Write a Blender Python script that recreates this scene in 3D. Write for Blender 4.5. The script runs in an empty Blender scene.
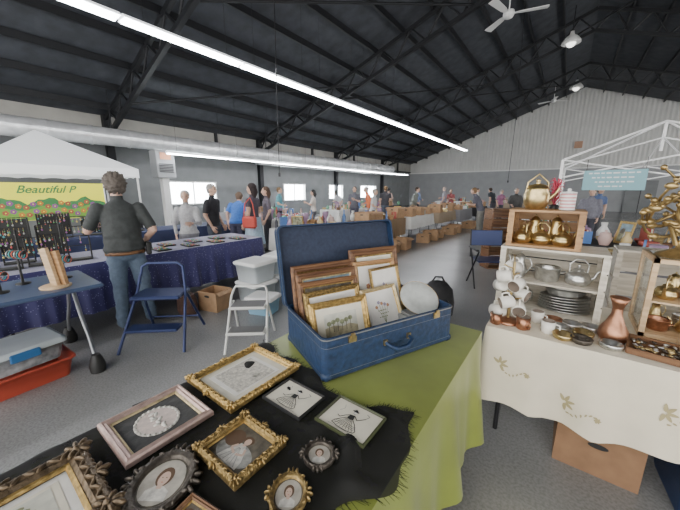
import bpy, math, random
from mathutils import Vector, Matrix, Quaternion, noise
import numpy as np
random.seed(7)
R=math.radians
COL=bpy.context.scene.collection
# ------------------------------------------------------------------ materials
MATS={}
def mat(name,col,rough=.55,metal=0.,ns=0,amt=.25,bump=0.,emit=0.,trans=0.,spec=None,sheen=0.,coat=0.,alpha=None):
    if name in MATS: return MATS[name]
    m=bpy.data.materials.new(name); m.use_nodes=True
    nt=m.node_tree; b=nt.nodes['Principled BSDF']
    c=(col[0],col[1],col[2],1)
    b.inputs['Base Color'].default_value=c
    b.inputs['Roughness'].default_value=rough; b.inputs['Metallic'].default_value=metal
    if emit: b.inputs['Emission Color'].default_value=c; b.inputs['Emission Strength'].default_value=emit
    if trans: b.inputs['Transmission Weight'].default_value=trans
    if sheen: b.inputs['Sheen Weight'].default_value=sheen
    if coat: b.inputs['Coat Weight'].default_value=coat
    if alpha: b.inputs['Alpha'].default_value=alpha
    if ns:
        tc=nt.nodes.new('ShaderNodeTexCoord'); n=nt.nodes.new('ShaderNodeTexNoise')
        n.inputs['Scale'].default_value=ns; n.inputs['Detail'].default_value=5
        nt.links.new(tc.outputs['Object'],n.inputs['Vector'])
        r=nt.nodes.new('ShaderNodeValToRGB')
        r.color_ramp.elements[0].position=.3; r.color_ramp.elements[1].position=.7
        r.color_ramp.elements[0].color=(*[x*(1-amt) for x in col],1)
        r.color_ramp.elements[1].color=(*[min(1,x*(1+amt)) for x in col],1)
        nt.links.new(n.outputs['Fac'],r.inputs['Fac']); nt.links.new(r.outputs['Color'],b.inputs['Base Color'])
        if bump:
            bp=nt.nodes.new('ShaderNodeBump'); bp.inputs['Strength'].default_value=bump; bp.inputs['Distance'].default_value=.02
            nt.links.new(n.outputs['Fac'],bp.inputs['Height']); nt.links.new(bp.outputs['Normal'],b.inputs['Normal'])
    MATS[name]=m; return m
def wood(name,c1,c2,scale=(2,30,30),rough=.5):
    if name in MATS: return MATS[name]
    m=bpy.data.materials.new(name); m.use_nodes=True; nt=m.node_tree; b=nt.nodes['Principled BSDF']
    tc=nt.nodes.new('ShaderNodeTexCoord'); mp=nt.nodes.new('ShaderNodeMapping'); mp.inputs['Scale'].default_value=scale
    n=nt.nodes.new('ShaderNodeTexNoise'); n.inputs['Scale'].default_value=1.5; n.inputs['Detail'].default_value=6
    r=nt.nodes.new('ShaderNodeValToRGB'); r.color_ramp.elements[0].color=(*c1,1); r.color_ramp.elements[1].color=(*c2,1)
    r.color_ramp.elements[0].position=.35; r.color_ramp.elements[1].position=.65
    nt.links.new(tc.outputs['Object'],mp.inputs['Vector']); nt.links.new(mp.outputs['Vector'],n.inputs['Vector'])
    nt.links.new(n.outputs['Fac'],r.inputs['Fac']); nt.links.new(r.outputs['Color'],b.inputs['Base Color'])
    b.inputs['Roughness'].default_value=rough; MATS[name]=m; return m
def speckle(name,base,dots,scale,th,rough=.7,sheen=0):
    if name in MATS: return MATS[name]
    m=bpy.data.materials.new(name); m.use_nodes=True; nt=m.node_tree; b=nt.nodes['Principled BSDF']
    tc=nt.nodes.new('ShaderNodeTexCoord'); v=nt.nodes.new('ShaderNodeTexVoronoi'); v.inputs['Scale'].default_value=scale
    r=nt.nodes.new('ShaderNodeValToRGB'); r.color_ramp.elements[0].color=(*dots,1); r.color_ramp.elements[1].color=(*base,1)
    r.color_ramp.elements[0].position=th; r.color_ramp.elements[1].position=th+.08
    nt.links.new(tc.outputs['Object'],v.inputs['Vector']); nt.links.new(v.outputs['Distance'],r.inputs['Fac'])
    nt.links.new(r.outputs['Color'],b.inputs['Base Color']); b.inputs['Roughness'].default_value=rough
    b.inputs['Sheen Weight'].default_value=sheen
    MATS[name]=m; return m
# ------------------------------------------------------------------ mesh builder
class MB:
    def __init__(s): s.v=[];s.f=[];s.m=[];s.sm=[];s.T=Matrix.Identity(4)
    def add(s,vs,fs,mi=0,smooth=False):
        o=len(s.v); s.v+=[tuple(s.T@Vector(p)) for p in vs]
        for f in fs: s.f.append([i+o for i in f]); s.m.append(mi); s.sm.append(smooth)
        return s
    def box(s,c,d,mi=0,rot=None,taper=1.):
        x,y,z=[k/2 for k in d]; vs=[]
        for sz in(-1,1):
            t=taper if sz>0 else 1
            for sx,sy in((-1,-1),(1,-1),(1,1),(-1,1)): vs.append(Vector((sx*x*t,sy*y*t,sz*z)))
        if rot is not None: vs=[rot@p for p in vs]
        vs=[p+Vector(c) for p in vs]
        return s.add(vs,[(3,2,1,0),(4,5,6,7),(0,1,5,4),(1,2,6,5),(2,3,7,6),(3,0,4,7)],mi)
    def bbox(s,c,d,bv,mi=0,rot=None):
        x,y,z=[k/2 for k in d]; bv=min(bv,x*.9,y*.9,z*.9); rings=[]
        for (zz,i) in((-z,bv),(-z+bv,0),(z-bv,0),(z,bv)):
            q=[]
            for p in rrect(2*(x-i),2*(y-i),bv,2): q.append(Vector((p[0],p[1],zz)))
            rings.append(q)
        if rot is not None: rings=[[rot@p for p in q] for q in rings]
        return s.loft([[p+Vector(c) for p in q] for q in rings],mi,smooth=False)
    def loft(s,rings,mi=0,cap=True,smooth=True,closed=True):
        n=len(rings[0]); vs=[p for r in rings for p in r]; fs=[]
        for i in range(len(rings)-1):
            for j in range(n if closed else n-1):
                k=(j+1)%n; fs.append((i*n+j,i*n+k,(i+1)*n+k,(i+1)*n+j))
        s.add(vs,fs,mi,smooth)
        if cap: s.add(rings[0],[tuple(range(n))[::-1]],mi); s.add(rings[-1],[tuple(range(n))],mi)
        return s
    def cyl(s,p0,p1,r0,r1=None,n=10,mi=0,cap=True,smooth=True):
        r1=r0 if r1 is None else r1; p0=Vector(p0);p1=Vector(p1)
        q=(p1-p0).to_track_quat('Z','Y')
        rg=[[p+q@Vector((r*math.cos(2*math.pi*j/n),r*math.sin(2*math.pi*j/n),0)) for j in range(n)] for p,r in((p0,r0),(p1,r1))]
        return s.loft(rg,mi,cap,smooth)
    def sph(s,c,r,n=12,m=8,mi=0,rot=None):
        if not hasattr(r,'__len__'): r=(r,r,r)
        rg=[]
        for i in range(m+1):
            t=math.pi*(i/m) if 0<i<m else (.02 if i==0 else math.pi-.02)
            q=[]
            for j in range(n):
                a=2*math.pi*j/n; p=Vector((r[0]*math.sin(t)*math.cos(a),r[1]*math.sin(t)*math.sin(a),-r[2]*math.cos(t)))
                if rot is not None: p=rot@p
                q.append(p+Vector(c))
            rg.append(q)
        return s.loft(rg,mi)
    def lathe(s,prof,c=(0,0,0),n=20,mi=0,sx=1,sy=1,cap=True):
        rg=[[Vector((c[0]+r*sx*math.cos(2*math.pi*j/n),c[1]+r*sy*math.sin(2*math.pi*j/n),c[2]+z)) for j in range(n)] for r,z in prof]
        return s.loft(rg,mi,cap)
    def tube(s,path,r,n=8,mi=0):
        P=[Vector(p) for p in path]; rg=[]; up=None
        rr=r if hasattr(r,'__len__') else [r]*len(P)
        q=None
        for i,p in enumerate(P):
            d=(P[min(i+1,len(P)-1)]-P[max(i-1,0)]).normalized()
            if q is None: q=d.to_track_quat('Z','Y')
            else:
                z=q@Vector((0,0,1)); q=z.rotation_difference(d)@q
            rg.append([p+q@Vector((rr[i]*math.cos(2*math.pi*j/n),rr[i]*math.sin(2*math.pi*j/n),0)) for j in range(n)])
        return s.loft(rg,mi)
    def poly(s,pts,z,mi=0):
        return s.add([(x,y,z) for x,y in pts],[tuple(range(len(pts)))],mi)
    def prism(s,pts,z0,z1,mi=0):
        return s.loft([[Vector((x,y,z)) for x,y in pts] for z in(z0,z1)],mi,True,False)
    def mesh(s,name,mats):
        me=bpy.data.meshes.new(name); me.from_pydata(s.v,[],s.f)
        for m in (mats if isinstance(mats,(list,tuple)) else [mats]): me.materials.append(m)
        me.polygons.foreach_set('material_index',s.m); me.polygons.foreach_set('use_smooth',s.sm)
        me.update(); return me
def rrect(w,h,r,n=3):
    o=[]
    for cx,cy,a0 in((w/2-r,-h/2+r,-90),(w/2-r,h/2-r,0),(-w/2+r,h/2-r,90),(-w/2+r,-h/2+r,180)):
        for i in range(n+1):
            a=R(a0+90*i/n); o.append((cx+r*math.cos(a),cy+r*math.sin(a)))
    return o
def ell(rx,ry,n=24,c=(0,0)): return [(c[0]+rx*math.cos(2*math.pi*i/n),c[1]+ry*math.sin(2*math.pi*i/n)) for i in range(n)]
def props(o,label,cat,group=None):
    o["label"]=label; o["category"]=cat
    if group: o["group"]=group
def thing(name,label,cat,loc,rz=0,group=None,rot=None,sc=1):
    o=bpy.data.objects.new(name,None); o.empty_display_size=.1
    o.location=loc; o.rotation_euler=rot if rot else (0,0,R(rz)); o.scale=(sc,sc,sc)
    COL.objects.link(o); props(o,label,cat,group); return o
def part(root,name,mb,mats,loc=(0,0,0),rot=(0,0,0),label=None):
    o=bpy.data.objects.new(name,mb.mesh(name,mats) if isinstance(mb,MB) else mb)
    o.parent=root; o.location=loc; o.rotation_euler=rot; COL.objects.link(o)
    if label: o["label"]=label
    return o
def solid(name,label,cat,mb,mats,loc=(0,0,0),rz=0,group=None,rot=None):
    o=bpy.data.objects.new(name,mb.mesh(name,mats)); o.location=loc
    o.rotation_euler=rot if rot else (0,0,R(rz)); COL.objects.link(o); props(o,label,cat,group); return o
def struct(name,mb,mats):
    o=bpy.data.objects.new(name,mb.mesh(name,mats)); COL.objects.link(o); o["kind"]="structure"; return o
def clone(src,loc,rz=0,rot=None,sc=None,label=None,group=None):
    def cp(o,par):
        n=o.copy(); n.name=o.name.split('.')[0]
        COL.objects.link(n)
        if par: n.parent=par
        for ch in o.children: cp(ch,n)
        return n
    n=cp(src,None); n.location=loc; n.rotation_euler=rot if rot else (0,0,R(rz))
    if sc is not None: n.scale=(sc,sc,sc) if not hasattr(sc,'__len__') else sc
    if label: n["label"]=label
    if group: n["group"]=group; src["group"]=group
    return n
rnd=random.uniform
# palette
gold=mat('gold_leaf',(.5,.34,.12),.38,.7,60,.35,.25)
goldpale=mat('pale_gold',(.6,.49,.28),.4,.55,50,.25,.2)
antgold=mat('antique_gold',(.33,.23,.09),.4,.7,80,.5,.4)
brass=mat('brass',(.56,.43,.21),.28,.95,30,.25)
copper=mat('copper',(.4,.2,.12),.36,.9,20,.35)
silver=mat('silver_plate',(.55,.55,.53),.28,.9,25,.25)
pewter=mat('dark_pewter',(.1,.085,.07),.4,.6,60,.4,.3)
blackm=mat('black_metal',(.02,.02,.022),.4,.4)
blackp=mat('black_plastic',(.02,.02,.02),.5)
white=mat('white_enamel',(.82,.82,.81),.4)
cream=mat('cream_paper',(.74,.7,.58),.8,0,15,.08)
whitep=mat('white_paper',(.82,.8,.75),.8,0,20,.05)
woodb=wood('brown_wood',(.09,.04,.02),(.23,.115,.05))
woodl=wood('light_wood',(.5,.34,.19),(.68,.5,.3))
woodo=wood('orange_wood',(.33,.18,.08),(.5,.3,.14))
woodw=wood('whitewashed_wood',(.5,.45,.36),(.74,.69,.6))
card=mat('cardboard',(.4,.25,.14),.85,0,12,.15)
card2=mat('cardboard_inside',(.33,.2,.11),.9,0,12,.1)
glassm=mat('clear_glass',(.9,.95,.95),.05,0,trans=.95)
skinm=mat('skin',(.62,.38,.28),.55)
# ------------------------------------------------------------------ room
L=30.;HW=13.4;EV=4.1;RG=8.9
def rz_(b): return RG-(RG-EV)*abs(b)/HW
floorm=bpy.data.materials.new('polished_concrete'); floorm.use_nodes=True
nt=floorm.node_tree; bs=nt.nodes['Principled BSDF']
tc=nt.nodes.new('ShaderNodeTexCoord'); n1=nt.nodes.new('ShaderNodeTexNoise'); n1.inputs['Scale'].default_value=.6; n1.inputs['Detail'].default_value=6
n2=nt.nodes.new('ShaderNodeTexNoise'); n2.inputs['Scale'].default_value=70; n2.inputs['Detail'].default_value=3
mx=nt.nodes.new('ShaderNodeMix'); mx.data_type='RGBA'; mx.blend_type='MULTIPLY'; mx.inputs[0].default_value=.5
r1=nt.nodes.new('ShaderNodeValToRGB'); r1.color_ramp.elements[0].color=(.235,.235,.235,1); r1.color_ramp.elements[1].color=(.34,.34,.335,1); r1.color_ramp.elements[0].position=.3; r1.color_ramp.elements[1].position=.7
r2=nt.nodes.new('ShaderNodeValToRGB'); r2.color_ramp.elements[0].color=(.5,.5,.5,1); r2.color_ramp.elements[1].color=(1,1,1,1); r2.color_ramp.elements[0].position=.35; r2.color_ramp.elements[1].position=.6
nt.links.new(tc.outputs['Object'],n1.inputs['Vector']); nt.links.new(tc.outputs['Object'],n2.inputs['Vector'])
nt.links.new(n1.outputs['Fac'],r1.inputs['Fac']); nt.links.new(n2.outputs['Fac'],r2.inputs['Fac'])
nt.links.new(r1.outputs['Color'],mx.inputs[6]); nt.links.new(r2.outputs['Color'],mx.inputs[7]); nt.links.new(mx.outputs[2],bs.inputs['Base Color'])
bs.inputs['Roughness'].default_value=.24
struct('floor',MB().box((0,12,-.05),(2*HW+.4,37,.1)),floorm)
roofm=mat('dark_roof_boards',(.05,.055,.066),.7,0,3,.3)
steel=mat('dark_roof_steel',(.016,.017,.02),.5,.3)
wallp=mat('beige_wall_panel',(.36,.35,.32),.7,0,2,.1)
walld=mat('grey_wall_paint',(.2,.21,.215),.7,0,2,.1)
wallg=mat('gable_lower_paint',(.34,.35,.36),.7,0,2,.06)
corr=mat('white_corrugated_sheet',(.62,.62,.6),.5,0,1.5,.05)
m=MB(); m.add([(-HW,-6,EV),(0,-6,RG),(HW,-6,EV),(-HW,L,EV),(0,L,RG),(HW,L,EV),(-HW,-6,EV+.1),(0,-6,RG+.1),(HW,-6,EV+.1),(-HW,L,EV+.1),(0,L,RG+.1),(HW,L,EV+.1)],
 [(0,3,4,1),(1,4,5,2),(6,7,10,9),(7,8,11,10),(0,6,9,3),(2,5,11,8),(0,1,7,6),(1,2,8,7)]); struct('ceiling',m,roofm)
wins=[(6.,8.1),(12.4,14.2),(16.6,18.2),(20.6,23.)]; WZ=(.95,1.9)
m=MB(); x=-HW-.1
m.box((x,12,EV-.4),(.2,36,.8),1); m.box((x,12,(WZ[1]+EV-.8)/2),(.2,36,EV-.8-WZ[1]),0); m.box((x,12,WZ[0]/2),(.2,36,WZ[0]),0)
e=-6.
for a0,a1 in wins+[(30.,30.)]:
    m.box((x,(e+a0)/2,sum(WZ)/2),(.2,a0-e,WZ[1]-WZ[0]),0); e=a1
struct('wall_left',m,[walld,wallp])
daylight=mat('daylight_pane',(.9,.97,1.),.3,emit=20)
for i,(a0,a1) in enumerate(wins):
    m=MB(); m.box((x-.04,(a0+a1)/2,sum(WZ)/2),(.02,a1-a0,WZ[1]-WZ[0]),0)
    m.box((x+.08,(a0+a1)/2,sum(WZ)/2),(.06,.05,WZ[1]-WZ[0]),1)
    for zz in WZ: m.box((x+.1,(a0+a1)/2,zz),(.1,a1-a0+.1,.06),1)
    for aa in(a0,a1): m.box((x+.1,aa,sum(WZ)/2),(.1,.06,WZ[1]-WZ[0]),1)
    struct('window_%d'%(i+1),m,[daylight,white])
m=MB(); m.box((0,L+.1,EV/2),(2*HW+.4,.2,EV),1)
nb=220
vs=[];fs=[]
for i in range(nb+1):
    b=-HW+2*HW*i/nb; y=L-(.04 if i%2 else 0.0)
    vs+=[(b,y,EV-.9),(b,y,rz_(b))]
for i in range(nb): fs.append((2*i,2*i+2,2*i+3,2*i+1))
m.add(vs,fs,0); struct('wall_back',m,[corr,wallg])
m=MB(); m.box((0,L-.08,EV-.9),(2*HW,.08,.1)); struct('trim_1',m,white)
m=MB(); m.box((4.,L-.1,1.1),(1.6,.1,2.2)); m.box((4.,L-.16,1.1),(.04,.02,2.2),1); struct('door_1',m,[walld,blackm])
tn=2
for a in(4.1,10.7,17.3,23.9):
    m=MB(); m.box((-HW+.12,a,EV/2),(.22,.22,EV)); struct('trim_%d'%tn,m,steel); tn+=1
for a in(8.3,14.9,19.6,27):
    m=MB(); m.box((-HW+.06,a,EV-.5),(.1,.12,1.)); struct('trim_%d'%tn,m,steel); tn+=1
for sgn in(-1,1):
    for i in range(1,13):
        b=sgn*(HW-.2)*i/12.5
        m=MB(); m.box((b,12,rz_(b)-.1),(.06,35.8,.18)); struct('trim_%d'%tn,m,steel); tn+=1
m=MB(); m.box((-HW+.05,12,EV-.8),(.1,35.8,.1)); struct('trim_%d'%tn,m,steel); tn+=1
for a in(-2.5,4.1,10.7,17.3,23.9):
    t=thing('roof_truss','black steel pitched roof truss with zigzag webbing','truss',(0,a,EV-.75),group='roof trusses')
    t["kind"]="structure"
    z0=EV-.75
    up=MB();lo=MB();wb=MB()
    for sgn in(-1,1):
        e=(sgn*(HW-.1),0,rz_(HW)-.2-z0+.04);p=(0,0,RG-.22-z0)
        e2=(sgn*(HW-.1),0,.04);p2=(0,0,RG-1.0-z0)
        for mb_,u,v in((up,e,p),(lo,e2,p2)):
            u=Vector(u);v=Vector(v);d=v-u; ang=math.atan2(d.z,d.x)
            mb_.box((u+v)/2,(d.length,.12,.12),rot=Matrix.Rotation(-ang,3,'Y'))
        N=12
        for i in range(N):
            f=i/N;g=(i+.5)/N;h=(i+1)/N
            A=Vector(e2).lerp(Vector(p2),f);B=Vector(e).lerp(Vector(p),g);C=Vector(e2).lerp(Vector(p2),h)
            wb.cyl(A,B,.035,n=6); wb.cyl(B,C,.035,n=6)
    part(t,'upper_chord',up,steel);part(t,'lower_chord',lo,steel);part(t,'web_brace',wb,steel)
for (b0,a0,b1,a1) in((-11,4.1,-7,10.7),(-7,4.1,-3,10.7),(-8,10.7,-4,17.3),(-5,17.3,-1,23.9),(3,10.7,-1,17.3),(4,4.1,0.5,10.7)):
    m=MB(); m.cyl((b0,a0,rz_(b0)-.85),(b1,a1,rz_(b1)-.85),.035,n=6); struct('trim_%d'%tn,m,steel); tn+=1
# ------------------------------------------------------------------ lights (tube fixtures)
tubem=mat('glowing_tube',(.95,.97,1.),.3,emit=48)
refl=mat('lit_reflector',(.9,.92,.95),.4,emit=1.2)
def fixture(b,z,a,ln,cabtop,k=1.):
    t=thing('tube_light','long white twin fluorescent strip light hung on wires','light',(b,a,z),group='strip lights')
    m=MB(); w=.15*k; m.add([(-w,-ln/2,.0),(-w*.5,-ln/2,.07),(w*.5,-ln/2,.07),(w,-ln/2,.0),(-w,ln/2,.0),(-w*.5,ln/2,.07),(w*.5,ln/2,.07),(w,ln/2,.0)],[(0,1,5,4),(1,2,6,5),(2,3,7,6),(0,3,2,1),(4,5,6,7)])
    part(t,'reflector',m,refl)
    for sx in(-.08*k,.08*k): part(t,'tube',MB().cyl((sx,-ln/2+.03,-.012),(sx,ln/2-.03,-.012),.022*k,n=8),tubem)
    for y in(-ln*.35,ln*.35): part(t,'wire',MB().cyl((0,y,.07),(0,y,cabtop-z),.004,n=5),blackm)
for i in range(11): fixture(-6.5,4.4,-1.2+i*2.42,2.38,rz_(6.5)-.1)
for i in range(8): fixture(-10.56,2.72,5.9+i*2.3,2.25,rz_(10.56)-.1,.6)
ductm=mat('galvanised_duct',(.72,.73,.74),.28,.5,4,.15)
def duct(label,b,a,z,r,ln,n):
    t=thing('air_duct',label,'duct',(b,a,z))
    m=MB(); m.cyl((0,-ln/2,0),(0,ln/2,0),r,n=20)
    for i in range(n): yy=-ln/2+.2+i*ln/n; m.cyl((0,yy,0),(0,yy+.05,0),r*1.07,n=20)
    part(t,'duct_pipe',m,ductm)
    for i in range(5):
        yy=-ln/2+.6+i*(ln-1.2)/4; part(t,'hanger_rod',MB().cyl((0,yy,r),(0,yy,rz_(b)-z-.05),.012,n=6),steel)
duct('round galvanised ventilation duct running along the wall',-11.9,10.,3.2,.27,26,26)
duct('thin galvanised pipe beside the round ventilation duct',-12.67,18.,2.9,.11,16,8)
t=thing('heater_unit','white wall heater cabinet with orange label on a post','heater',(-11.2,4.9,0))
m=MB(); m.bbox((0,0,2.4),(.5,.6,.9),.02); part(t,'cabinet',m,wallg)
m=MB()
for i in range(6): m.box((.26,0,2.15+i*.05),(.02,.45,.02))
part(t,'grille',m,blackm)
part(t,'panel_label',MB().box((.257,0,2.66),(.01,.35,.22)),mat('orange_label',(.75,.35,.2),.6))
part(t,'post',MB().box((0,0,.98),(.22,.22,1.96)),white)
def fan(b,a,z,r,rz):
    t=thing('ceiling_fan','white three-bladed industrial ceiling fan on a long rod','fan',(b,a,z),rz,group='ceiling fans')
    part(t,'motor',MB().lathe([(.03,-.12),(.11,-.1),(.15,-.02),(.14,.06),(.05,.1)],n=18),white)
    part(t,'rod',MB().cyl((0,0,.08),(0,0,rz_(b)-z-.02),.018,n=8),white)
    for i in range(3):
        m=MB(); q=Matrix.Rotation(R(120*i),4,'Z')@Matrix.Rotation(R(8),4,'X'); m.T=q
        m.prism([(.12,-.03),(.3,-.08),(r,-.11),(r+.02,0),(r,.11),(.3,.08),(.12,.03)],-.008,.008)
        part(t,'blade',m,white)
fan(-2.,10.6,6.4,.95,15); fan(-1.6,26.0,7.4,.95,40)
def pend(b,a,z,r):
    t=thing('pendant_lamp','white dome high bay pendant lamp on a rod','lamp',(b,a,z),group='high bay pendant lamps')
    part(t,'lamp_shade',MB().lathe([(r,0),(r*.95,r*.25),(r*.6,r*.7),(r*.25,r*.95),(r*.2,r*1.3),(.03,r*1.35)],n=24),white)
    part(t,'bulb',MB().sph((0,0,.02),r*.5),mat('lit_globe',(1,.97,.9),.3,emit=2.5))
    part(t,'rod',MB().cyl((0,0,r*1.3),(0,0,rz_(b)-z-.02),.015,n=6),blackm)
pend(-.7,16.4,7.3,.33); pend(-.5,26.2,8.0,.38)
for (b,a,z0,z1,lab) in((-5.16,4.67,1.9,rz_(5.28)-.12,'thin black power cable hanging from the roof'),(-1.99,13.7,1.9,rz_(2.11)-.12,'thin black cable hanging over the aisle')):
    t=thing('extension_cable',lab,'cable',(b,a,z0))
    part(t,'cable_run',MB().tube([(0,0,0),(.03,0,(z1-z0)*.4),(-.05,.1,(z1-z0)*.7),(-.12,.1,z1-z0)],.009,6),blackm); part(t,'plug',MB().cyl((0,0,-.06),(0,0,.02),.025),blackm)
solid('wall_vent','square orange vented box fixed to the gable','vent',MB().bbox((0,0,0),(.5,.12,.5),.03).box((0,-.07,0),(.3,.02,.3)),mat('vent_paint',(.5,.3,.2),.6),(0.1,L-.1,4.9))
# ------------------------------------------------------------------ cloth & tables
def cloth(name,label,cx,cy,hx,hy,z,drop,mats,amp=.02,freq=14,rz=0,leaves=None,scal=0,uneven=0,cat='tablecloth'):
    step=.03; per=[]
    def side(p,q,n):
        d=(Vector(q)-Vector(p)); k=max(2,int(d.length/step))
        for i in range(k): per.append((Vector(p)+d*(i/k),Vector(n)))
    side((-hx,-hy),(hx,-hy),(0,-1)); side((hx,-hy),(hx,hy),(1,0)); side((hx,hy),(-hx,hy),(0,1)); side((-hx,hy),(-hx,-hy),(-1,0))
    s=0;S=[0]
    for i in range(1,len(per)): s+=(per[i][0]-per[i-1][0]).length; S.append(s)
    def dz(s): return drop*(1+uneven*math.sin(2.1*s+1))-scal*abs(math.sin(s*math.pi/.28))
    def pos(p,n,s,t,off=0):
        w=amp*t*(.6+.6*math.sin(freq*s+1.5*math.sin(s*2.3))+.35*math.sin(2.3*freq*s+1))
        e=n*(.006*min(1,t*12)+max(w,0)+.02*t+off)
        return Vector((p.x+e.x,p.y+e.y,z-dz(s)*t))
    m=MB(); rings=[[Vector((p.x,p.y,z+.001)) for p,n in per]]
    for t in(.015,.08,.2,.35,.5,.65,.8,.92,1.): rings.append([pos(p,n,ss,t) for (p,n),ss in zip(per,S)])
    m.loft(rings,0,cap=False)
    m.poly([(p.x,p.y) for p,n in per],z+.001)
    if leaves:
        def lf(cx_,ct,ln,wd,ang):
            pts=[]
            for i in range(8):
                a=2*math.pi*i/8; u=ln*math.cos(a);v=wd*math.sin(a)*(1-.3*math.cos(a))
                X=cx_+u*math.cos(ang)-v*math.sin(ang); D=ct+u*math.sin(ang)+v*math.cos(ang)
                t=min(1,max(.03,D/dz(X))); pts.append(pos(Vector((-hx+X,-hy)),Vector((0,-1)),X,t,.004))
            m.add(pts,[tuple(range(8))],1)
        for q,(X,D) in enumerate(leaves):
            for k in range(5): 
                a=R(-140+k*50+q*23); lf(X+.026*math.cos(a),D+.026*math.sin(a),.021,.008,a)
            for k in range(7): lf(X+.02+.018*k,D+.035+.02*math.sin(k*.7+q),.009,.004,.5*k)
            for k in range(3): lf(X+.14,D+.03,.016,.006,R(k*60-60))
    return solid(name,label,cat,m,mats,(cx,cy,0),rz)
tabw=mat('table_plastic',(.5,.5,.48),.5,0,10,.05)
def ftable(label,cx,cy,hx,hy,z,rz=0,mt=None,group=None):
    t=thing('folding_table',label,'table',(cx,cy,0),rz,group)
    part(t,'table_top',MB().bbox((0,0,z-.02),(2*hx,2*hy,.04),.012),mt or tabw)
    for sx in(-1,1):
        for sy in(-1,1):
            part(t,'leg',MB().cyl((sx*(hx-.08),sy*(hy-.1),0),(sx*(hx-.08),sy*(hy-.12),z-.04),.014),blackm)
    return t
greenm=mat('green_satin_cloth',(.235,.28,.045),.36,0,4,.15,.1,sheen=.2)
ftable('folding trestle table beneath the green cloth',-.74,.76,.43,1.0,.75)
cloth('tablecloth','olive green satin cloth hanging over a trestle table',-.74,.76,.44,1.01,.753,.56,greenm,.045,12,uneven=.1)
creamc=mat('cream_linen',(.74,.67,.53),.8,0,6,.06,.1,sheen=.2); embg=mat('gold_embroidery',(.4,.34,.18),.6,.1)
ftable('folding trestle table beneath the embroidered cream cloth',.72,2.27,1.0,.38,.75)
cloth('tablecloth','cream linen cloth with gold leaf embroidery hanging over a trestle table',.72,2.27,1.02,.40,.753,.42,[creamc,embg],.03,11,leaves=[(.10,.2),(.42,.31),(.78,.2),(1.05,.3),(1.4,.25)],scal=.03,uneven=.12)
# black shawl on green table
velvet=mat('black_velvet',(.012,.013,.014),.85,0,25,.4,.3,sheen=.3)
shawl=mat('sheer_black_shawl',(.011,.011,.011),.9,0,25,.4,.15,alpha=.9)
m=MB(); NX,NY=110,130; vs=[];fs=[]
def shawl_pt(u,v,off=0):
    farr=.89+.05*math.sin(u*6+.5)+.03*math.sin(u*13+1)+.012*math.sin(u*37)
    a=-.24+v*(farr+.24)
    right=-.335+.045*math.sin(v*8+1)+.028*math.sin(v*19)+.012*math.sin(v*43+2)-(.05*max(0,(v-.9)*10)**2)
    b=-1.34+u*(right+1.34)
    edge=min(1,(1-u)*5,(1-v)*5)
    h=noise.noise(Vector((b*5,a*5,0)))*.004+.005
    fold=max(0,noise.noise(Vector((b*9+a*7,a*8-b*6,3))))
    h+=(1-edge)*edge*4*.05*fold
    z=.757+max(0.0006,h*min(1,.25+edge))
    if b<-1.19:
        d=-1.19-b; return (-1.2-.012*(1+math.sin(a*22)),a,.757-d*1.9)
    return (b,a,z)
for j in range(NY+1):
    for i in range(NX+1): vs.append(shawl_pt(i/NX,j/NY))
for j in range(NY):
    for i in range(NX):
        k=j*(NX+1)+i; fs.append((k,k+1,k+NX+2,k+NX+1))
m.add(vs,fs,0,True)
for i in range(220):
    u=rnd(.12,1); 
    for (uu,vv,dx,dy) in((u,1,rnd(-.01,.01),rnd(.01,.03)),(1,rnd(0,1),rnd(.01,.03),rnd(-.01,.01))):
        p=Vector(shawl_pt(uu,vv)); q=p+Vector((dx,dy,0)); q.z=.7575
        s_=Vector((-dy,dx,0)).normalized()*.0009
        m.add([p-s_,p+s_,q+s_*.5,q-s_*.5],[(0,1,2,3)],0)
solid('shawl','thin black shawl with soft folds spread over the green tablecloth','shawl',m,shawl)
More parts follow.
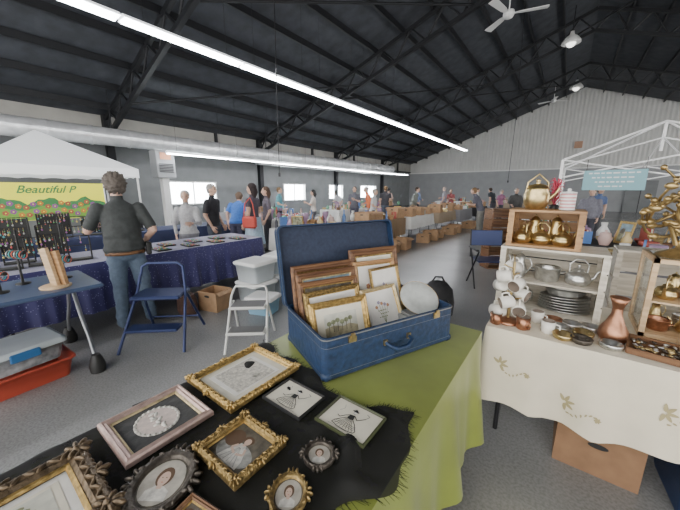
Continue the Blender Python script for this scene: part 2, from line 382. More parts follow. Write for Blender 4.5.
# ------------------------------------------------------------------ frames
def moulding(m,w,h,prof,mi=0):
    rings=[[Vector((sx*(w/2-o),sy*(h/2-o),z)) for sx,sy in((-1,-1),(1,-1),(1,1),(-1,1))] for o,z in prof]
    m.loft(rings,mi,cap=False,smooth=False)
def frame(name,label,w,h,fw,th,fm,content,loc,rz=0,rot=None,ornate=False,inner=None,group=None,matw=0,matc=None,flip=False):
    t=thing(name,label,'picture frame',loc,rz,group,rot)
    m=MB(); moulding(m,w,h,[(0,0),(0,th*.6),(fw*.12,th*.9),(fw*.3,th),(fw*.42,th*.75),(fw*.6,th*.85),(fw*.8,th*.5)])
    m2=MB(); moulding(m2,w-2*fw*.8,h-2*fw*.8,[(0,th*.5),(0,th*.58),(fw*.12,th*.5),(fw*.2,th*.3)])
    if ornate:
        def run(p,q,n_):
            p=Vector(p);q=Vector(q);d=(q-p);k=max(4,int(d.length/(fw*.42)));an=math.atan2(d.y,d.x)
            for i in range(k+1):
                c=p.lerp(q,i/k)
                sg=1 if i%2 else -1
                m.sph((c.x,c.y,th*.88),(fw*.36,fw*.1,th*.22),7,4,rot=Matrix.Rotation(an+sg*.7,3,'Z'))
                m.sph((c.x+n_[0]*fw*.28,c.y+n_[1]*fw*.28,th*.6),(fw*.2,fw*.13,th*.3),6,4,rot=Matrix.Rotation(an-sg*.5,3,'Z'))
        x0,y0=w/2-fw*.38,h/2-fw*.38
        run((-x0,-y0,0),(x0,-y0,0),(0,-1));run((x0,-y0,0),(x0,y0,0),(1,0));run((x0,y0,0),(-x0,y0,0),(0,1));run((-x0,y0,0),(-x0,-y0,0),(-1,0))
        for sx in(-1,1):
            for sy in(-1,1):
                c=Vector((sx*(w/2-fw*.35),sy*(h/2-fw*.35),th*.85)); base=math.atan2(sy,sx)
                for da,ln in((0,.62),(.7,.55),(-.7,.55),(1.5,.5),(-1.5,.5),(math.pi,.5)):
                    an=base+da; m.sph(c+Vector((math.cos(an),math.sin(an),0))*fw*ln*.7,(fw*ln*.6,fw*.14,th*.3),8,4,rot=Matrix.Rotation(an,3,'Z'))
                m.sph(c,(fw*.2,fw*.2,th*.4),8,5)
        for sx,sy in((0,-1),(0,1),(1,0),(-1,0)):
            c=Vector((sx*(w/2-fw*.2),sy*(h/2-fw*.2),th*.7)); base=math.atan2(sy,sx)
            for da in(0,.9,-.9,1.6,-1.6):
                an=base+da; m.sph(c+Vector((math.cos(an),math.sin(an),0))*fw*.35,(fw*.36,fw*.13,th*.32),8,4,rot=Matrix.Rotation(an,3,'Z'))
    part(t,'frame_moulding',m,fm); part(t,'inner_rim',m2,inner or gold)
    p=MB(); iw,ih=w-2*fw,h-2*fw; z=.004
    p.box((0,0,z),(iw+.006,ih+.006,.003),0); z+=.0016
    if matc is not None: part(t,'mount_board',p,matc); p=MB(); p.box((0,0,z+.0003),(iw-2*matw,ih-2*matw,.0012),0); z+=.001
    if flip: p.T=Matrix.Rotation(math.pi,4,'Z')
    cm=content(p,iw-2*matw,ih-2*matw,z+.0006)
    part(t,'picture',p,cm)
    part(t,'backing_board',MB().box((0,0,.001),(w-fw*.6,h-fw*.6,.0018)),card2)
    return t
ink=mat('sketch_ink',(.03,.03,.03),.8); greyi=mat('grey_wash',(.45,.43,.4),.8,0,60,.3)
fleshp=mat('painted_flesh',(.65,.47,.37),.7); paintw=mat('painted_white',(.62,.6,.55),.7,0,60,.3); paintd=mat('painted_dark',(.12,.105,.08),.7,0,30,.6)
paintg=mat('painted_landscape',(.3,.3,.2),.7,0,18,.7); paintb=mat('painted_blue',(.25,.35,.42),.7,0,14,.4); etch=mat('etching_print',(.6,.57,.5),.8,0,90,.35)
redp=mat('painted_red',(.5,.12,.08),.7); hairp=mat('painted_hair',(.12,.07,.04),.8); greyp=mat('painted_grey',(.3,.3,.28),.7,0,50,.5)
def stroke(p,pts,wd,z,mi):
    for (x0,y0),(x1,y1) in zip(pts,pts[1:]):
        d=Vector((x1-x0,y1-y0)); 
        if d.length<1e-6: continue
        n=Vector((-d.y,d.x)).normalized()*wd/2
        p.add([(x0-n.x,y0-n.y,z),(x0+n.x,y0+n.y,z),(x1+n.x,y1+n.y,z),(x1-n.x,y1-n.y,z)],[(0,3,2,1)],mi)
def c_lady(p,w,h,z):
    s=min(w,h)*1.05; W=.012*s
    S_=lambda pts,wd=1.: stroke(p,[(x*s,y*s) for x,y in pts],W*wd,z,1)
    p.poly([(x*s,y*s) for x,y in[(-.07,.12),(.05,.14),(.09,-.02),(.0,-.04),(-.1,-.02)]],z+.0002,1)
    S_([(.09,-.02),(.2,-.12),(.33,-.3),(.3,-.37),(.1,-.4),(-.15,-.39),(-.34,-.35),(-.3,-.25),(-.2,-.12),(-.1,-.02)],1.6)
    for i in range(7): S_([(-.07+i*.022,-.03),(-.16+i*.05,-.18),(-.27+i*.09,-.36)],1.)
    for k in range(3): S_([(-.28+j*.08,-.3+k*.05+.015*(j%2)) for j in range(8)],.8)
    p.poly([(x*s,y*s) for x,y in ell(.042,.052,14,(.0,.23))],z,2); S_(ell(.042,.052,14,(.0,.23)),.8)
    p.poly([(x*s,y*s) for x,y in ell(.1,.028,14,(-.01,.28))],z+.0004,1); p.poly([(x*s,y*s) for x,y in ell(.05,.045,12,(-.01,.30))],z+.0005,1)
    S_([(.05,.13),(.17,.03),(.27,.13),(.33,.2)],1.8); S_([(-.06,.12),(-.18,.02),(-.27,-.1),(-.36,-.06)],1.8); S_([(.33,.2),(.38,.32),(.28,.36)],1.)
    S_([(-.42,-.41),(.42,-.42)],.6); S_([(-.4,.1),(-.32,.22),(-.38,.34)],.6)
    return [cream,ink,whitep]
def c_etch(p,w,h,z):
    p.poly([(-w*.46,-h*.42),(w*.46,-h*.42),(w*.46,h*.42),(-w*.46,h*.42)],z,1)
    W=.006*w
    for i in range(8):
        x=(-.42+i*.11)*w; hh=(.1+.16*((i*37)%5)/5)*h; z1=z+.0004
        stroke(p,[(x,-.08*h),(x,hh),(x+.05*w,hh+.07*h),(x+.1*w,hh),(x+.1*w,-.08*h)],W,z1,2)
        for k in range(3): stroke(p,[(x+.02*w,hh-.05*h*k),(x+.08*w,hh-.05*h*k)],W*.7,z1,2)
    for k in range(6): stroke(p,[(-.44*w,(-.12-.05*k)*h),(-.1*w,(-.14-.05*k)*h),(.44*w,(-.11-.05*k)*h)],W*.8,z+.0004,2)
    for i in range(9):
        x=(-.4+i*.1)*w; p.poly([(x-.008*w,-.3*h),(x+.012*w,-.3*h),(x+.006*w,-.2*h),(x-.003*w,-.2*h)],z+.0006,2)
    for i in range(14): p.poly(ell(.03*w,.035*h,8,((.2+.018*(i%5)*1.0)*w+.02*w,(.05+.025*(i//3))*h)),z+.0005+.00003*i,3)
    return [whitep,etch,greyi,mat('etched_tree',(.4,.39,.33),.8,0,90,.5)]
def c_port(p,w,h,z):
    p.poly(ell(w*.48,h*.3,20,(0,-.2*h)),z,4); p.poly(ell(w*.22,h*.25,14,(-.3*w,.1*h)),z+.0001,3)
    p.poly([(-w*.26,-h*.46),(w*.34,-h*.46),(w*.3,-.25*h),(w*.16,-.02*h),(.07*w,.08*h),(-.07*w,.08*h),(-.13*w,-.06*h),(-w*.2,-.22*h)],z+.0003,1)
    for i in range(5): stroke(p,[((-.02+.01*i)*w,-.02*h),((-.18+.11*i)*w,-.44*h)],.014*w,z+.0005,4)
    p.poly(ell(w*.13,h*.11,18,(.01*w,.24*h)),z+.0004,3); p.poly(ell(w*.075,h*.095,18,(.02*w,.19*h)),z+.0006,2)
    stroke(p,[(.01*w,.1*h),(.02*w,.05*h)],.07*w,z+.0006,2)
    stroke(p,[(-.1*w,.02*h),(-.17*w,-.12*h),(.0,-.2*h)],.05*w,z+.0007,2); stroke(p,[(.13*w,.02*h),(.2*w,-.12*h),(.05*w,-.2*h)],.05*w,z+.0007,2)
    return [paintd,paintw,fleshp,hairp,greyp]
def c_face(p,w,h,z):
    p.poly(ell(w*.5,h*.5,28),z,4)
    p.poly([(-w*.3,-h*.4),(w*.3,-h*.4),(w*.28,-.2*h),(.1*w,-.1*h),(-.1*w,-.1*h),(-w*.28,-.2*h)],z+.0003,1)
    p.poly(ell(w*.2,h*.22,20,(0,.1*h)),z+.0004,3); stroke(p,[(0,0),(0,-.16*h)],.13*w,z+.0005,2); p.poly(ell(w*.13,h*.16,20,(0,.06*h)),z+.0006,2)
    for sx in(-.05,.05): p.poly(ell(.018*w,.01*h,8,(sx*w,.08*h)),z+.0008,3)
    p.poly(ell(.03*w,.008*h,8,(0,-.02*h)),z+.0008,5)
    return [paintd,paintw,fleshp,hairp,mat('painted_oval_ground',(.45,.42,.36),.7,0,30,.25),redp]
def c_land(p,w,h,z):
    p.poly([(-w*.5,h*.05),(w*.5,h*.12),(w*.5,h*.5),(-w*.5,h*.5)],z,1)
    p.poly([(-w*.1,-h*.5),(w*.2,-h*.5),(.03*w,.08*h),(.0,.08*h)],z+.0004,2)
    for i in range(6): p.poly(ell(w*.09,h*.12,12,((-.35+.05*i)*w,(.05+.04*(i%3))*h)),z+.0006+.00005*i,3)
    return [paintg,paintb,paintw,paintd]
def c_oval(p,w,h,z):
    p.poly(ell(w*.40,h*.34,32),z,1); p.poly(ell(w*.35,h*.29,32),z+.0006,2)
    for i in range(9): p.sph(((-.24+i*.06)*w,(.05*math.sin(i*1.9))*h,z+.001),(w*.035,h*.06,.004),7,4,1,rot=Matrix.Rotation(i,3,'Z'))
    for i in range(24):
        a=2*math.pi*i/24; p.sph((w*.375*math.cos(a),h*.315*math.sin(a),z+.001),(.006,.006,.003),6,4,1)
    return [velvet,paintw,mat('oval_relief',(.62,.52,.47),.5,0,80,.15)]
def c_flow(p,w,h,z):
    gs=mat('pressed_stem',(.2,.24,.1),.8)
    for i in range(5):
        x=(-.24+.12*i)*w; yt=(.12+.13*((i*3)%4)/3)*h
        stroke(p,[(0,-.4*h),(x*.5,-.1*h),(x,yt)],.012*w,z+.0002,3)
        for k in range(3): p.poly(ell(.03*w,.014*h,8,(x*.6+(.04 if k%2 else -.04)*w,(-.2+.1*k)*h)),z+.0003+.00002*k,3)
        for k in range(5):
            a=k*1.256; p.poly(ell(w*.03,h*.026,7,(x+.035*w*math.cos(a),yt+.03*h*math.sin(a))),z+.0004+k*.00003,1+i%2)
        p.poly(ell(w*.016,h*.014,7,(x,yt)),z+.0007,4)
    return [whitep,mat('pressed_flower',(.45,.22,.14),.8),mat('pressed_blue_flower',(.28,.26,.4),.8),gs,mat('flower_centre',(.5,.38,.1),.8)]
def c_plain(p,w,h,z):
    p.poly([(-w*.42,-h*.42),(w*.42,-h*.42),(w*.42,h*.42),(-w*.42,h*.42)],z,1); p.poly([(-w*.42,-h*.42),(w*.42,-h*.42),(w*.42,-h*.1),(w*.2,0),(w*.05,-h*.06),(-w*.2,h*.02),(-w*.42,-h*.04)],z+.0004,2)
    for i in range(6):
        x=(-.32+.11*i)*w; stroke(p,[(x,-.2*h),(x+.01*w,(.05+.04*(i%3))*h)],.015*w,z+.0006,3); p.poly(ell(w*.06,h*.08,10,(x+.01*w,(.1+.04*(i%3))*h)),z+.0007+.00004*i,4)
    return [cream,mat('print_sky',(.6,.6,.52),.8,0,30,.15),mat('print_ground',(.38,.34,.22),.8,0,40,.4),paintd,mat('print_tree',(.24,.26,.15),.8,0,60,.5)]
TZ=.770
pinks=mat('rose_silver_frame',(.5,.36,.32),.35,.4,40,.2)
frame('picture_frame','rose and silver stepped frame with white oval relief on black velvet',.25,.27,.034,.024,pinks,c_oval,(-1.035,.335,TZ),0,inner=goldpale)
frame('picture_frame','gold frame with a sketched street scene on a cream mount',.31,.345,.034,.025,gold,c_etch,(-1.02,.68,TZ),0,ornate=True,matw=.028,matc=cream)
frame('picture_frame','ornate antique gold frame holding a seated figure painting',.205,.185,.028,.028,antgold,c_port,(-.71,.44,TZ),0,ornate=True)
frame('picture_frame','thin black frame with ink drawing of a lady in long dress',.195,.145,.009,.012,blackp,c_lady,(-.745,.70,TZ),0,inner=pewter)
frame('picture_frame','thin green-black frame with an ink drawing of a dancing lady',.2,.15,.010,.012,mat('dark_green_frame',(.06,.07,.03),.4),c_lady,(-.508,.74,TZ),0,inner=pewter)
frame('picture_frame','wide dark bronze frame with gold inner lip and cream mount',.30,.36,.055,.035,mat('bronze_frame',(.14,.1,.06),.4,.5,60,.4,.3),c_plain,(-.94,-.03,TZ),0,ornate=True,inner=gold,matw=.02,matc=whitep)
frame('picture_frame','small brown wooden frame lying flat',.12,.1,.018,.015,woodb,c_port,(-.62,.24,TZ),10)
def ovalframe(label,rx,ry,loc,rz,fm,cont,bead=16):
    t=thing('oval_frame',label,'picture frame',loc,rz)
    m=MB(); m.lathe([(1,.0),(1,.010),(.95,.018),(.88,.014),(.83,.015),(.78,.012),(.72,.005)],n=36,sx=rx,sy=ry,cap=False)
    for i in range(bead):
        a=2*math.pi*i/bead; m.sph((rx*.98*math.cos(a),ry*.98*math.sin(a),.014),(rx*.13,rx*.05,.006),7,5,rot=Matrix.Rotation(a+(.9 if i%2 else -.9),3,'Z'))
    for a in(math.pi/2,-math.pi/2,0,math.pi):
        for q,l_ in((-.25,.16),(0,.22),(.25,.16)): m.sph((rx*1.08*math.cos(a+q*.8),ry*1.08*math.sin(a+q*.8),.01),(rx*l_,rx*.07,.009),8,5,rot=Matrix.Rotation(a+q*2,3,'Z'))
    part(t,'frame_moulding',m,fm)
    p=MB(); p.lathe([(.74,0),(.74,.006)],n=30,sx=rx,sy=ry); cm=cont(p,rx*1.35,ry*1.35,.0068); part(t,'picture',p,cm)
ovalframe('oval black carved frame with a pale portrait',.082,.098,(-.785,.245,TZ),35,pewter,c_face,20)
ovalframe('small round dark ornate frame with a tiny portrait',.048,.048,(-.50,.565,TZ),35,pewter,c_face,14)
ovalframe('small oval ornate bronze frame with portrait print',.05,.06,(-.485,.425,TZ),35,antgold,c_face,14)
# ------------------------------------------------------------------ suitcase
navy=mat('navy_leatherette',(.013,.034,.085),.5,0,40,.35,.2); navyl=mat('slate_blue_lining',(.026,.036,.068),.8,0,60,.2)
LX,LY,SZ=.77,.44,.20
sc=thing('suitcase','open vintage navy blue hard suitcase filled with picture frames','suitcase',(-.766,1.289,.757),66.4)
def tray(h,th=.008):
    o=MB(); rg=[]
    for (i,z) in((.012,0),(0,.012),(0,h),(th,h),(th,.02)): rg.append([Vector((x,y,z)) for x,y in rrect(LX-2*i,LY-2*i,.03,4)])
    o.loft(rg,0,cap=False,smooth=False); o.poly([(p.x,p.y) for p in rg[0]][::-1],0); 
    o.poly([(p.x,p.y) for p in rg[-1]],.02,1); return o
part(sc,'body',tray(SZ),[navy,navyl])
def band(h0,h1,out=.003):
    o=MB(); rg=[[Vector((x,y,z)) for x,y in rrect(LX+2*out,LY+2*out,.032,4)] for z in(h0,h1)]
    o.loft(rg,0,cap=False,smooth=False); return o
trimn=mat('dull_trim_stitching',(.16,.17,.18),.5); dullm=mat('dull_metal_rim',(.3,.3,.29),.4,.7)
part(sc,'metal_rim',band(SZ-.010,SZ-.004),dullm)
part(sc,'stitched_band',band(SZ-.045,SZ-.043,.002),trimn); part(sc,'stitched_band',band(.03,.032,.002),trimn)
for x in(-.25,.25):
    m=MB(); m.bbox((x,-LY/2-.006,SZ-.025),(.04,.012,.028),.003); m.box((x,-LY/2-.012,SZ-.006),(.018,.008,.02)); part(sc,'latch',m,brass)
m=MB(); m.tube([(-.07,-LY/2-.005,.11),(-.065,-LY/2-.035,.105),(-.03,-LY/2-.045,.085),(.03,-LY/2-.045,.085),(.065,-LY/2-.035,.105),(.07,-LY/2-.005,.11)],[.008,.009,.011,.011,.009,.008])
hd_=part(sc,'handle',m,navy)
for sx in(-1,1): part(hd_,'handle_mount',MB().box((sx*.07,-LY/2-.005,.11),(.02,.01,.025)),brass,label='brass handle mount')
for sx in(-1,1):
    for sy in(-1,1): part(sc,'corner_cap',MB().sph((sx*(LX/2-.022),sy*(LY/2-.022),.02),(.028,.028,.024),10,6),navy)
lid=tray(.065)
M=Matrix.Translation((0,LY/2+.004,SZ-.02))@Matrix.Rotation(R(90-13),4,'X')@Matrix.Translation((0,LY/2,-.065))
lid.v=[tuple(M@Vector(p)) for p in lid.v]; lp=part(sc,'lid',lid,[navy,navyl])
b2=MB(); b2.loft([[M@Vector((x,y,z)) for x,y in rrect(LX+.006,LY+.006,.032,4)] for z in(.058,.062)],0,False,False); part(lp,'lid_rim',b2,dullm,label='dull metal lid rim')
ca,sa=math.cos(R(66.4)),math.sin(R(66.4))
def SL(x,y,z): return (-.766+x*ca-y*sa,1.289+x*sa+y*ca,.757+z)
def sframe(label,w,h,fw,fm,cont,x,y,tilt,yaw,z0=.03,**k):
    e=Matrix.Rotation(R(66.4+yaw),4,'Z')@Matrix.Rotation(R(90-tilt),4,'X')
    c=Vector(SL(x,y,z0))+ (e.to_3x3()@Vector((0,h/2,0)))
    frame('picture_frame',label,w,h,fw,.018,fm,cont,tuple(c),rot=tuple(e.to_euler()),**k)
sframe('large brown wooden frame leaning on the suitcase lid',.38,.38,.045,woodb,c_land,-.165,.155,10,0,inner=antgold)
sframe('tall brown and gold wooden frame leaning on the suitcase lid',.35,.43,.05,woodb,c_flow,.175,.155,10,0,inner=antgold,matw=.02,matc=cream)
sframe('brown wooden frame standing in the suitcase',.36,.35,.04,woodb,c_land,-.165,.11,12,1,inner=goldpale)
sframe('brown frame with pressed flower print standing in the suitcase',.28,.37,.03,woodo,c_flow,.14,.1,13,-4,inner=gold)
sframe('brown wooden frame with dark print standing in the suitcase',.34,.315,.035,woodb,c_port,-.18,.06,15,-2,inner=gold)
sframe('thin gold frame with floral print in the suitcase',.22,.34,.016,antgold,c_flow,.19,.045,16,6,matw=.02,matc=whitep)
sframe('gold frame with cream mount and small print in the suitcase',.33,.285,.03,antgold,c_plain,-.18,.0,18,3,matw=.028,matc=whitep)
sframe('carved antique gold frame near the front of the suitcase',.32,.25,.034,gold,c_plain,-.195,-.07,19,-2,matw=.02,matc=cream)
sframe('small gold frame with botanical print near the front of the suitcase',.25,.26,.022,goldpale,c_flow,.1,-.04,26,4,matw=.02,matc=whitep)
t=thing('decorative_plate','white china plate wrapped in clear plastic in the suitcase','plate',SL(.285,-.06,.2),rot=(R(38),0,R(48)),sc=.95)
part(t,'plate',MB().lathe([(.02,0),(.06,.002),(.1,.012),(.115,.015),(.112,.018),(.06,.006),(.01,.005)],n=32),mat('pale_china',(.5,.52,.5),.3,0,30,.1))
part(t,'gold_rim',MB().lathe([(.113,.016),(.116,.017),(.114,.019)],n=32,cap=False),gold)
solid('photo_album','grey plastic sleeve of prints lying in the suitcase','album',MB().bbox((0,0,.07),(.18,.2,.09),.01).bbox((.01,.0,.12),(.16,.18,.012),.005),mat('grey_sleeve',(.3,.31,.31),.3,0,10,.2),SL(.28,-.08,.0),66.4)
# ------------------------------------------------------------------ people
def person(label,x,y,rz,H=1.7,shirt=(.2,.2,.2),pants=(.05,.07,.12),hair=(.08,.05,.03),skin=(.6,.38,.28),pose=None,lean=0,sleeve=.75,skirt=None,longhair=False,bald=False,shorts=False,vox=.018,face=False,z=0,female=False,fat=1.,bushy=0):
    J=dict(hipL=(-.05,0,.51),hipR=(.05,0,.51),knL=(-.055,.01,.28),knR=(.055,.01,.28),anL=(-.055,-.005,.045),anR=(.055,-.005,.045),toL=(-.063,.085,.02),toR=(.063,.085,.02),
      shL=(-.108,0,.785),shR=(.108,0,.785),elL=(-.14,-.02,.63),elR=(.14,-.02,.63),wrL=(-.13,.05,.50),wrR=(.13,.05,.50),neck=(0,0,.83),head=(0,.012,.93))
    if female: J['shL']=(-.092,0,.78);J['shR']=(.092,0,.78)
    if pose: J.update(pose)
    lm=Matrix.Translation((0,0,.52))@Matrix.Rotation(R(-lean),4,'X')@Matrix.Translation((0,0,-.52))
    for k in J:
        J[k]=Vector(J[k])
        if k[:2] in('sh','ne','he','el','wr'): J[k]=lm@J[k]
    J={k:v*H for k,v in J.items()}
    mb=MB(); S=H
    def cap(p0,p1,r0,r1): mb.cyl(p0,p1,r0,r1,n=14); mb.sph(p0,r0,12,8); mb.sph(p1,r1,12,8)
    bones=[]
    ft=fat
    prof=[(.455,.075,.06),(.485,.092,.07),(.53,.096*ft,.072*ft),(.60,.088*ft,.066*ft),(.66,.09*ft,.066*ft),(.72,.099,.068),(.77,.1,.058),(.80,.085,.048),(.825,.05,.036),(.84,.03,.03)]
    if female: prof=[(z_,rx*.9 if z_>.58 else rx,ry*(.85 if z_<.7 and z_>.55 else 1)) for z_,rx,ry in prof]
    rings=[]
    for z_,rx,ry in prof:
        rg=[]
        for i in range(18):
            a=2*math.pi*i/18; p=Vector((rx*math.cos(a),ry*math.sin(a),z_))
            if z_>.53: p=lm@p
            rg.append(p*H)
        rings.append(rg)
    mb.loft(rings)
    bare=shorts or skirt
    for s_ in'LR':
        cap(J['hip'+s_],J['kn'+s_],.058*S,.044*S); cap(J['kn'+s_],J['an'+s_],(.036 if bare else .042)*S,(.023 if bare else .036)*S); cap(J['an'+s_]+Vector((0,-.01*S,-.015*S)),J['to'+s_],.024*S,.019*S)
        mid=J['sh'+s_].lerp(J['el'+s_],min(1,sleeve))
        cap(J['sh'+s_],mid,.038*S,.035*S); cap(J['sh'+s_],J['el'+s_],.033*S,.025*S); cap(J['el'+s_],J['wr'+s_],.024*S,.016*S)
        bones+=[(J['hip'+s_],J['kn'+s_],.055*S,'leg'),(J['kn'+s_],J['an'+s_],.038*S,'shin'),(J['an'+s_]-Vector((0,0,.015*S)),J['to'+s_],.022*S,'foot'),(J['sh'+s_],J['el'+s_],.033*S,'uarm'),(J['el'+s_],J['wr'+s_],.02*S,'farm')]
    cap(J['neck']-Vector((0,0,.02*S)),J['head']-Vector((0,.01*S,.03*S)),.035*S,.031*S)
    hd=J['head']; mb.sph(hd+Vector((0,-.004*S,.01*S)),(.045*S,.055*S,.054*S),16,12); mb.sph(hd+Vector((0,.012*S,-.027*S)),(.034*S,.04*S,.042*S),14,10)
    mb.sph(hd+Vector((0,.055*S,-.012*S)),(.009*S,.012*S,.014*S),8,6)
    for sx in(-1,1): mb.sph(hd+Vector((sx*.046*S,0,-.005*S)),(.007*S,.013*S,.018*S),8,6)
    P0=(lm@Vector((0,0,.54)))*S
    bones+=[(Vector((0,0,.49))*S,P0,.08*S,'pelv'),(P0,(lm@Vector((0,0,.80)))*S,.085*S,'torso'),(J['neck']+Vector((0,0,.015*S)),hd,.045*S,'head'),(J['shL'],J['shR'],.04*S,'torso')]
    tmp=bpy.data.objects.new('tmp',mb.mesh('tmp',skinm)); COL.objects.link(tmp)
    md=tmp.modifiers.new('r','REMESH'); md.mode='VOXEL'; md.voxel_size=vox
    sm=tmp.modifiers.new('s','SMOOTH'); sm.iterations=2; sm.factor=.5
    dg=bpy.context.evaluated_depsgraph_get(); me=bpy.data.meshes.new_from_object(tmp.evaluated_get(dg)); bpy.data.objects.remove(tmp)
    base=MB(); 
    base.f=[list(p.vertices) for p in me.polygons]
    for v in me.vertices:
        c=Vector(v.co)
        if c.z<.8*S and c.z>.06*S and abs(c.x)<.13*S:
            k=noise.noise(Vector((c.x*9,c.y*9,c.z*16)))*.008*S; r=Vector((c.x,c.y,0)); 
            if r.length>.01: c=c+r.normalized()*k
        base.v.append(tuple(c))
    cen=np.array([tuple(p.center) for p in me.polygons]); best=np.full(len(cen),1e9); bid=np.zeros(len(cen),int); bt=np.zeros(len(cen))
    for i,(p,q,r_,k) in enumerate(bones):
        p=np.array(p);q=np.array(q);d=q-p; t_=np.clip(((cen-p)@d)/(d@d+1e-9),0,1); ds=np.linalg.norm(cen-(p+t_[:,None]*d),axis=1)-r_
        mk=ds<best; best[mk]=ds[mk]; bid[mk]=i; bt[mk]=t_[mk]
    for i in range(len(cen)):
        k=bones[bid[i]][3]; mi=0
        if k=='torso': mi=1
        elif k=='pelv': mi=2 if cen[i][2]<.51*S else 1
        elif k=='uarm': mi=1 if bt[i]<sleeve+.1 else 0
        elif k=='farm': mi=1 if sleeve>1.2 and bt[i]<.92 else 0
        elif k=='leg': mi=2 if not(shorts and bt[i]>.75) else 0
        elif k=='shin': mi=2 if not bare else 0
        elif k=='foot': mi=3
        if mi==2 and cen[i][2]>.50*S: mi=1
        base.m.append(mi); base.sm.append(True)
    bpy.data.meshes.remove(me)
    for s_ in'LR':
        w=J['wr'+s_]; d=(w-J['el'+s_]).normalized(); sd=1 if s_=='R' else -1
        nrm=Vector((-sd,0,0)); nrm=(nrm-d*nrm.dot(d)).normalized(); side=d.cross(nrm).normalized()
        q=Matrix((side,nrm,d)).transposed(); k=S
        pc=w+d*.03*k; base.sph(pc,(.022*k,.010*k,.033*k),10,6,0,rot=q)
        for i,(o,ln) in enumerate(((-.016,.036),(-.0055,.042),(.0055,.039),(.016,.03))):
            a=w+d*.055*k+side*o*k; b_=a+d*ln*.5*k+nrm*.006*k; c=b_+d*ln*.35*k+nrm*.015*k
            base.tube([a-d*.01*k,a,b_,c],[.0055*k,.0055*k,.0052*k,.004*k],6)
        fwd=side if side.y>0 else -side
        a=w+d*.015*k+fwd*.015*k; base.tube([a,a+fwd*.015*k+d*.015*k+nrm*.006*k,a+fwd*.02*k+d*.035*k+nrm*.012*k],[.0075*k,.0065*k,.005*k],6)
    def cm(t_,c,r_=.75,n_=30): return mat('%s_%.2f_%.2f_%.2f'%((t_,)+tuple(c)),c,r_,0,n_,.15)
    mats=[cm('skin',skin,.5,20),cm('fabric',shirt),cm('fabric',pants),cm('shoe',(.03,.03,.03),.5)]
    root=bpy.data.objects.new('person',base.mesh('person',mats)); root.location=(x,y,z); root.rotation_euler=(0,0,R(rz)); COL.objects.link(root); props(root,label,'person')
    hm=cm('hair',hair,.85,60)
    if not bald:
        h=MB(); q=1+bushy; h.sph(hd+Vector((0,-.014*S,.018*S)),(.051*S*q,.056*S*q,.053*S*q),40 if bushy else 16,30 if bushy else 10)
        if longhair:
            h.tube([hd+Vector((0,-.03*S,.0)),hd+Vector((0,-.045*S,-.05*S)),hd+Vector((0,-.04*S,-.11*S))],[.045*S,.045*S,.02*S],12)
        else: h.sph(hd+Vector((0,-.03*S,-.015*S)),(.042*S*q,.03*S*q,.036*S*q),24,16)
        h.v=[tuple(Vector(p)+ (Vector(p)-hd).normalized()*((.007+.08*bushy)*S*noise.noise(Vector(p)*60))) for p in h.v]
        part(root,'hair',h,hm)
    if face:
        for sx in(-1,1): part(root,'eye',MB().sph(hd+Vector((sx*.017*S,.048*S,.002*S)),(.006*S,.004*S,.004*S),8,6),blackp)
        part(root,'mouth',MB().sph(hd+Vector((0,.049*S,-.036*S)),(.012*S,.004*S,.003*S),8,6),mat('lips',(.45,.18,.15),.5))
    if skirt:
        c,top,hem,fl=skirt; h=MB(); rg=[]
        for i in range(9):
            t_=i/8; zz=(top+(hem-top)*t_)*S; rr=.095+(fl)*t_
            rg.append([Vector((rr*S*math.cos(2*math.pi*j/36)*(1+.05*t_*math.sin(j*3)),rr*.85*S*math.sin(2*math.pi*j/36)*(1+.05*t_*math.sin(j*3)),zz)) for j in range(36)])
        h.loft(rg); part(root,'skirt',h,cm('fabric',c))
    return root,J
mp=dict(elL=(-.17,.05,.655),wrL=(-.12,.19,.70),elR=(.165,-.04,.635),wrR=(.12,.09,.555),anR=(.09,.0,.045),toR=(.115,.08,.02),knR=(.075,.01,.28),anL=(-.07,-.02,.045),toL=(-.09,.06,.02))
man,MJ=person('man in charcoal t-shirt and blue jeans browsing the jewellery stall',-3.9,1.2,78,1.73,(.04,.045,.045),(.1,.14,.2),(.13,.11,.095),(.6,.38,.29),mp,6,.8,vox=.011,face=True,fat=1.18,bushy=.17)
m=MB(); m.lathe([(.98,-.018),(1.02,-.018),(1.02,.018),(.98,.018)],(0,.0,.875),n=36,sx=.186,sy=.142,cap=False); bl=part(man,'belt',m,woodb); part(bl,'buckle',MB().box((0,.147,.875),(.05,.01,.035)),brass)
t=thing('belt_pouch','small black pouch clipped to a brown belt','pouch',(-3.9,1.2,.9),78)
part(t,'pouch',MB().bbox((.215,-.04,.0),(.05,.09,.15),.012),blackp); part(t,'flap',MB().bbox((.243,-.04,.03),(.008,.092,.07),.003),blackm)
person('elderly woman in light grey shirt standing behind the jewellery table',-5.45,2.7,-120,1.56,(.4,.4,.41),(.2,.2,.22),(.5,.48,.46),lean=8,face=True,female=True,sleeve=1.3,pose=dict(elL=(-.12,.08,.64),wrL=(-.05,.18,.66)))
person('man in black t-shirt looking over the tables',-5.8,3.4,-60,1.68,(.02,.02,.025),(.05,.06,.08),(.3,.28,.26),face=True)
person('person in bright blue shirt leaning over a stall',-6.1,4.15,40,1.62,(.05,.16,.5),(.05,.05,.09),(.15,.1,.07),lean=32)
w5,_=person('woman in pale blue printed dress and dark vest',-5.34,4.05,110,1.7,(.07,.06,.08),(.4,.5,.6),(.03,.02,.02),female=True,longhair=True,skirt=((.42,.55,.66),.58,.24,.05),sleeve=.4,pose=dict(elR=(.15,.0,.64),wrR=(.1,.1,.58)))
t=thing('shoulder_bag','red leather shoulder bag carried on a long strap','bag',(-5.12,3.78,.78),20)
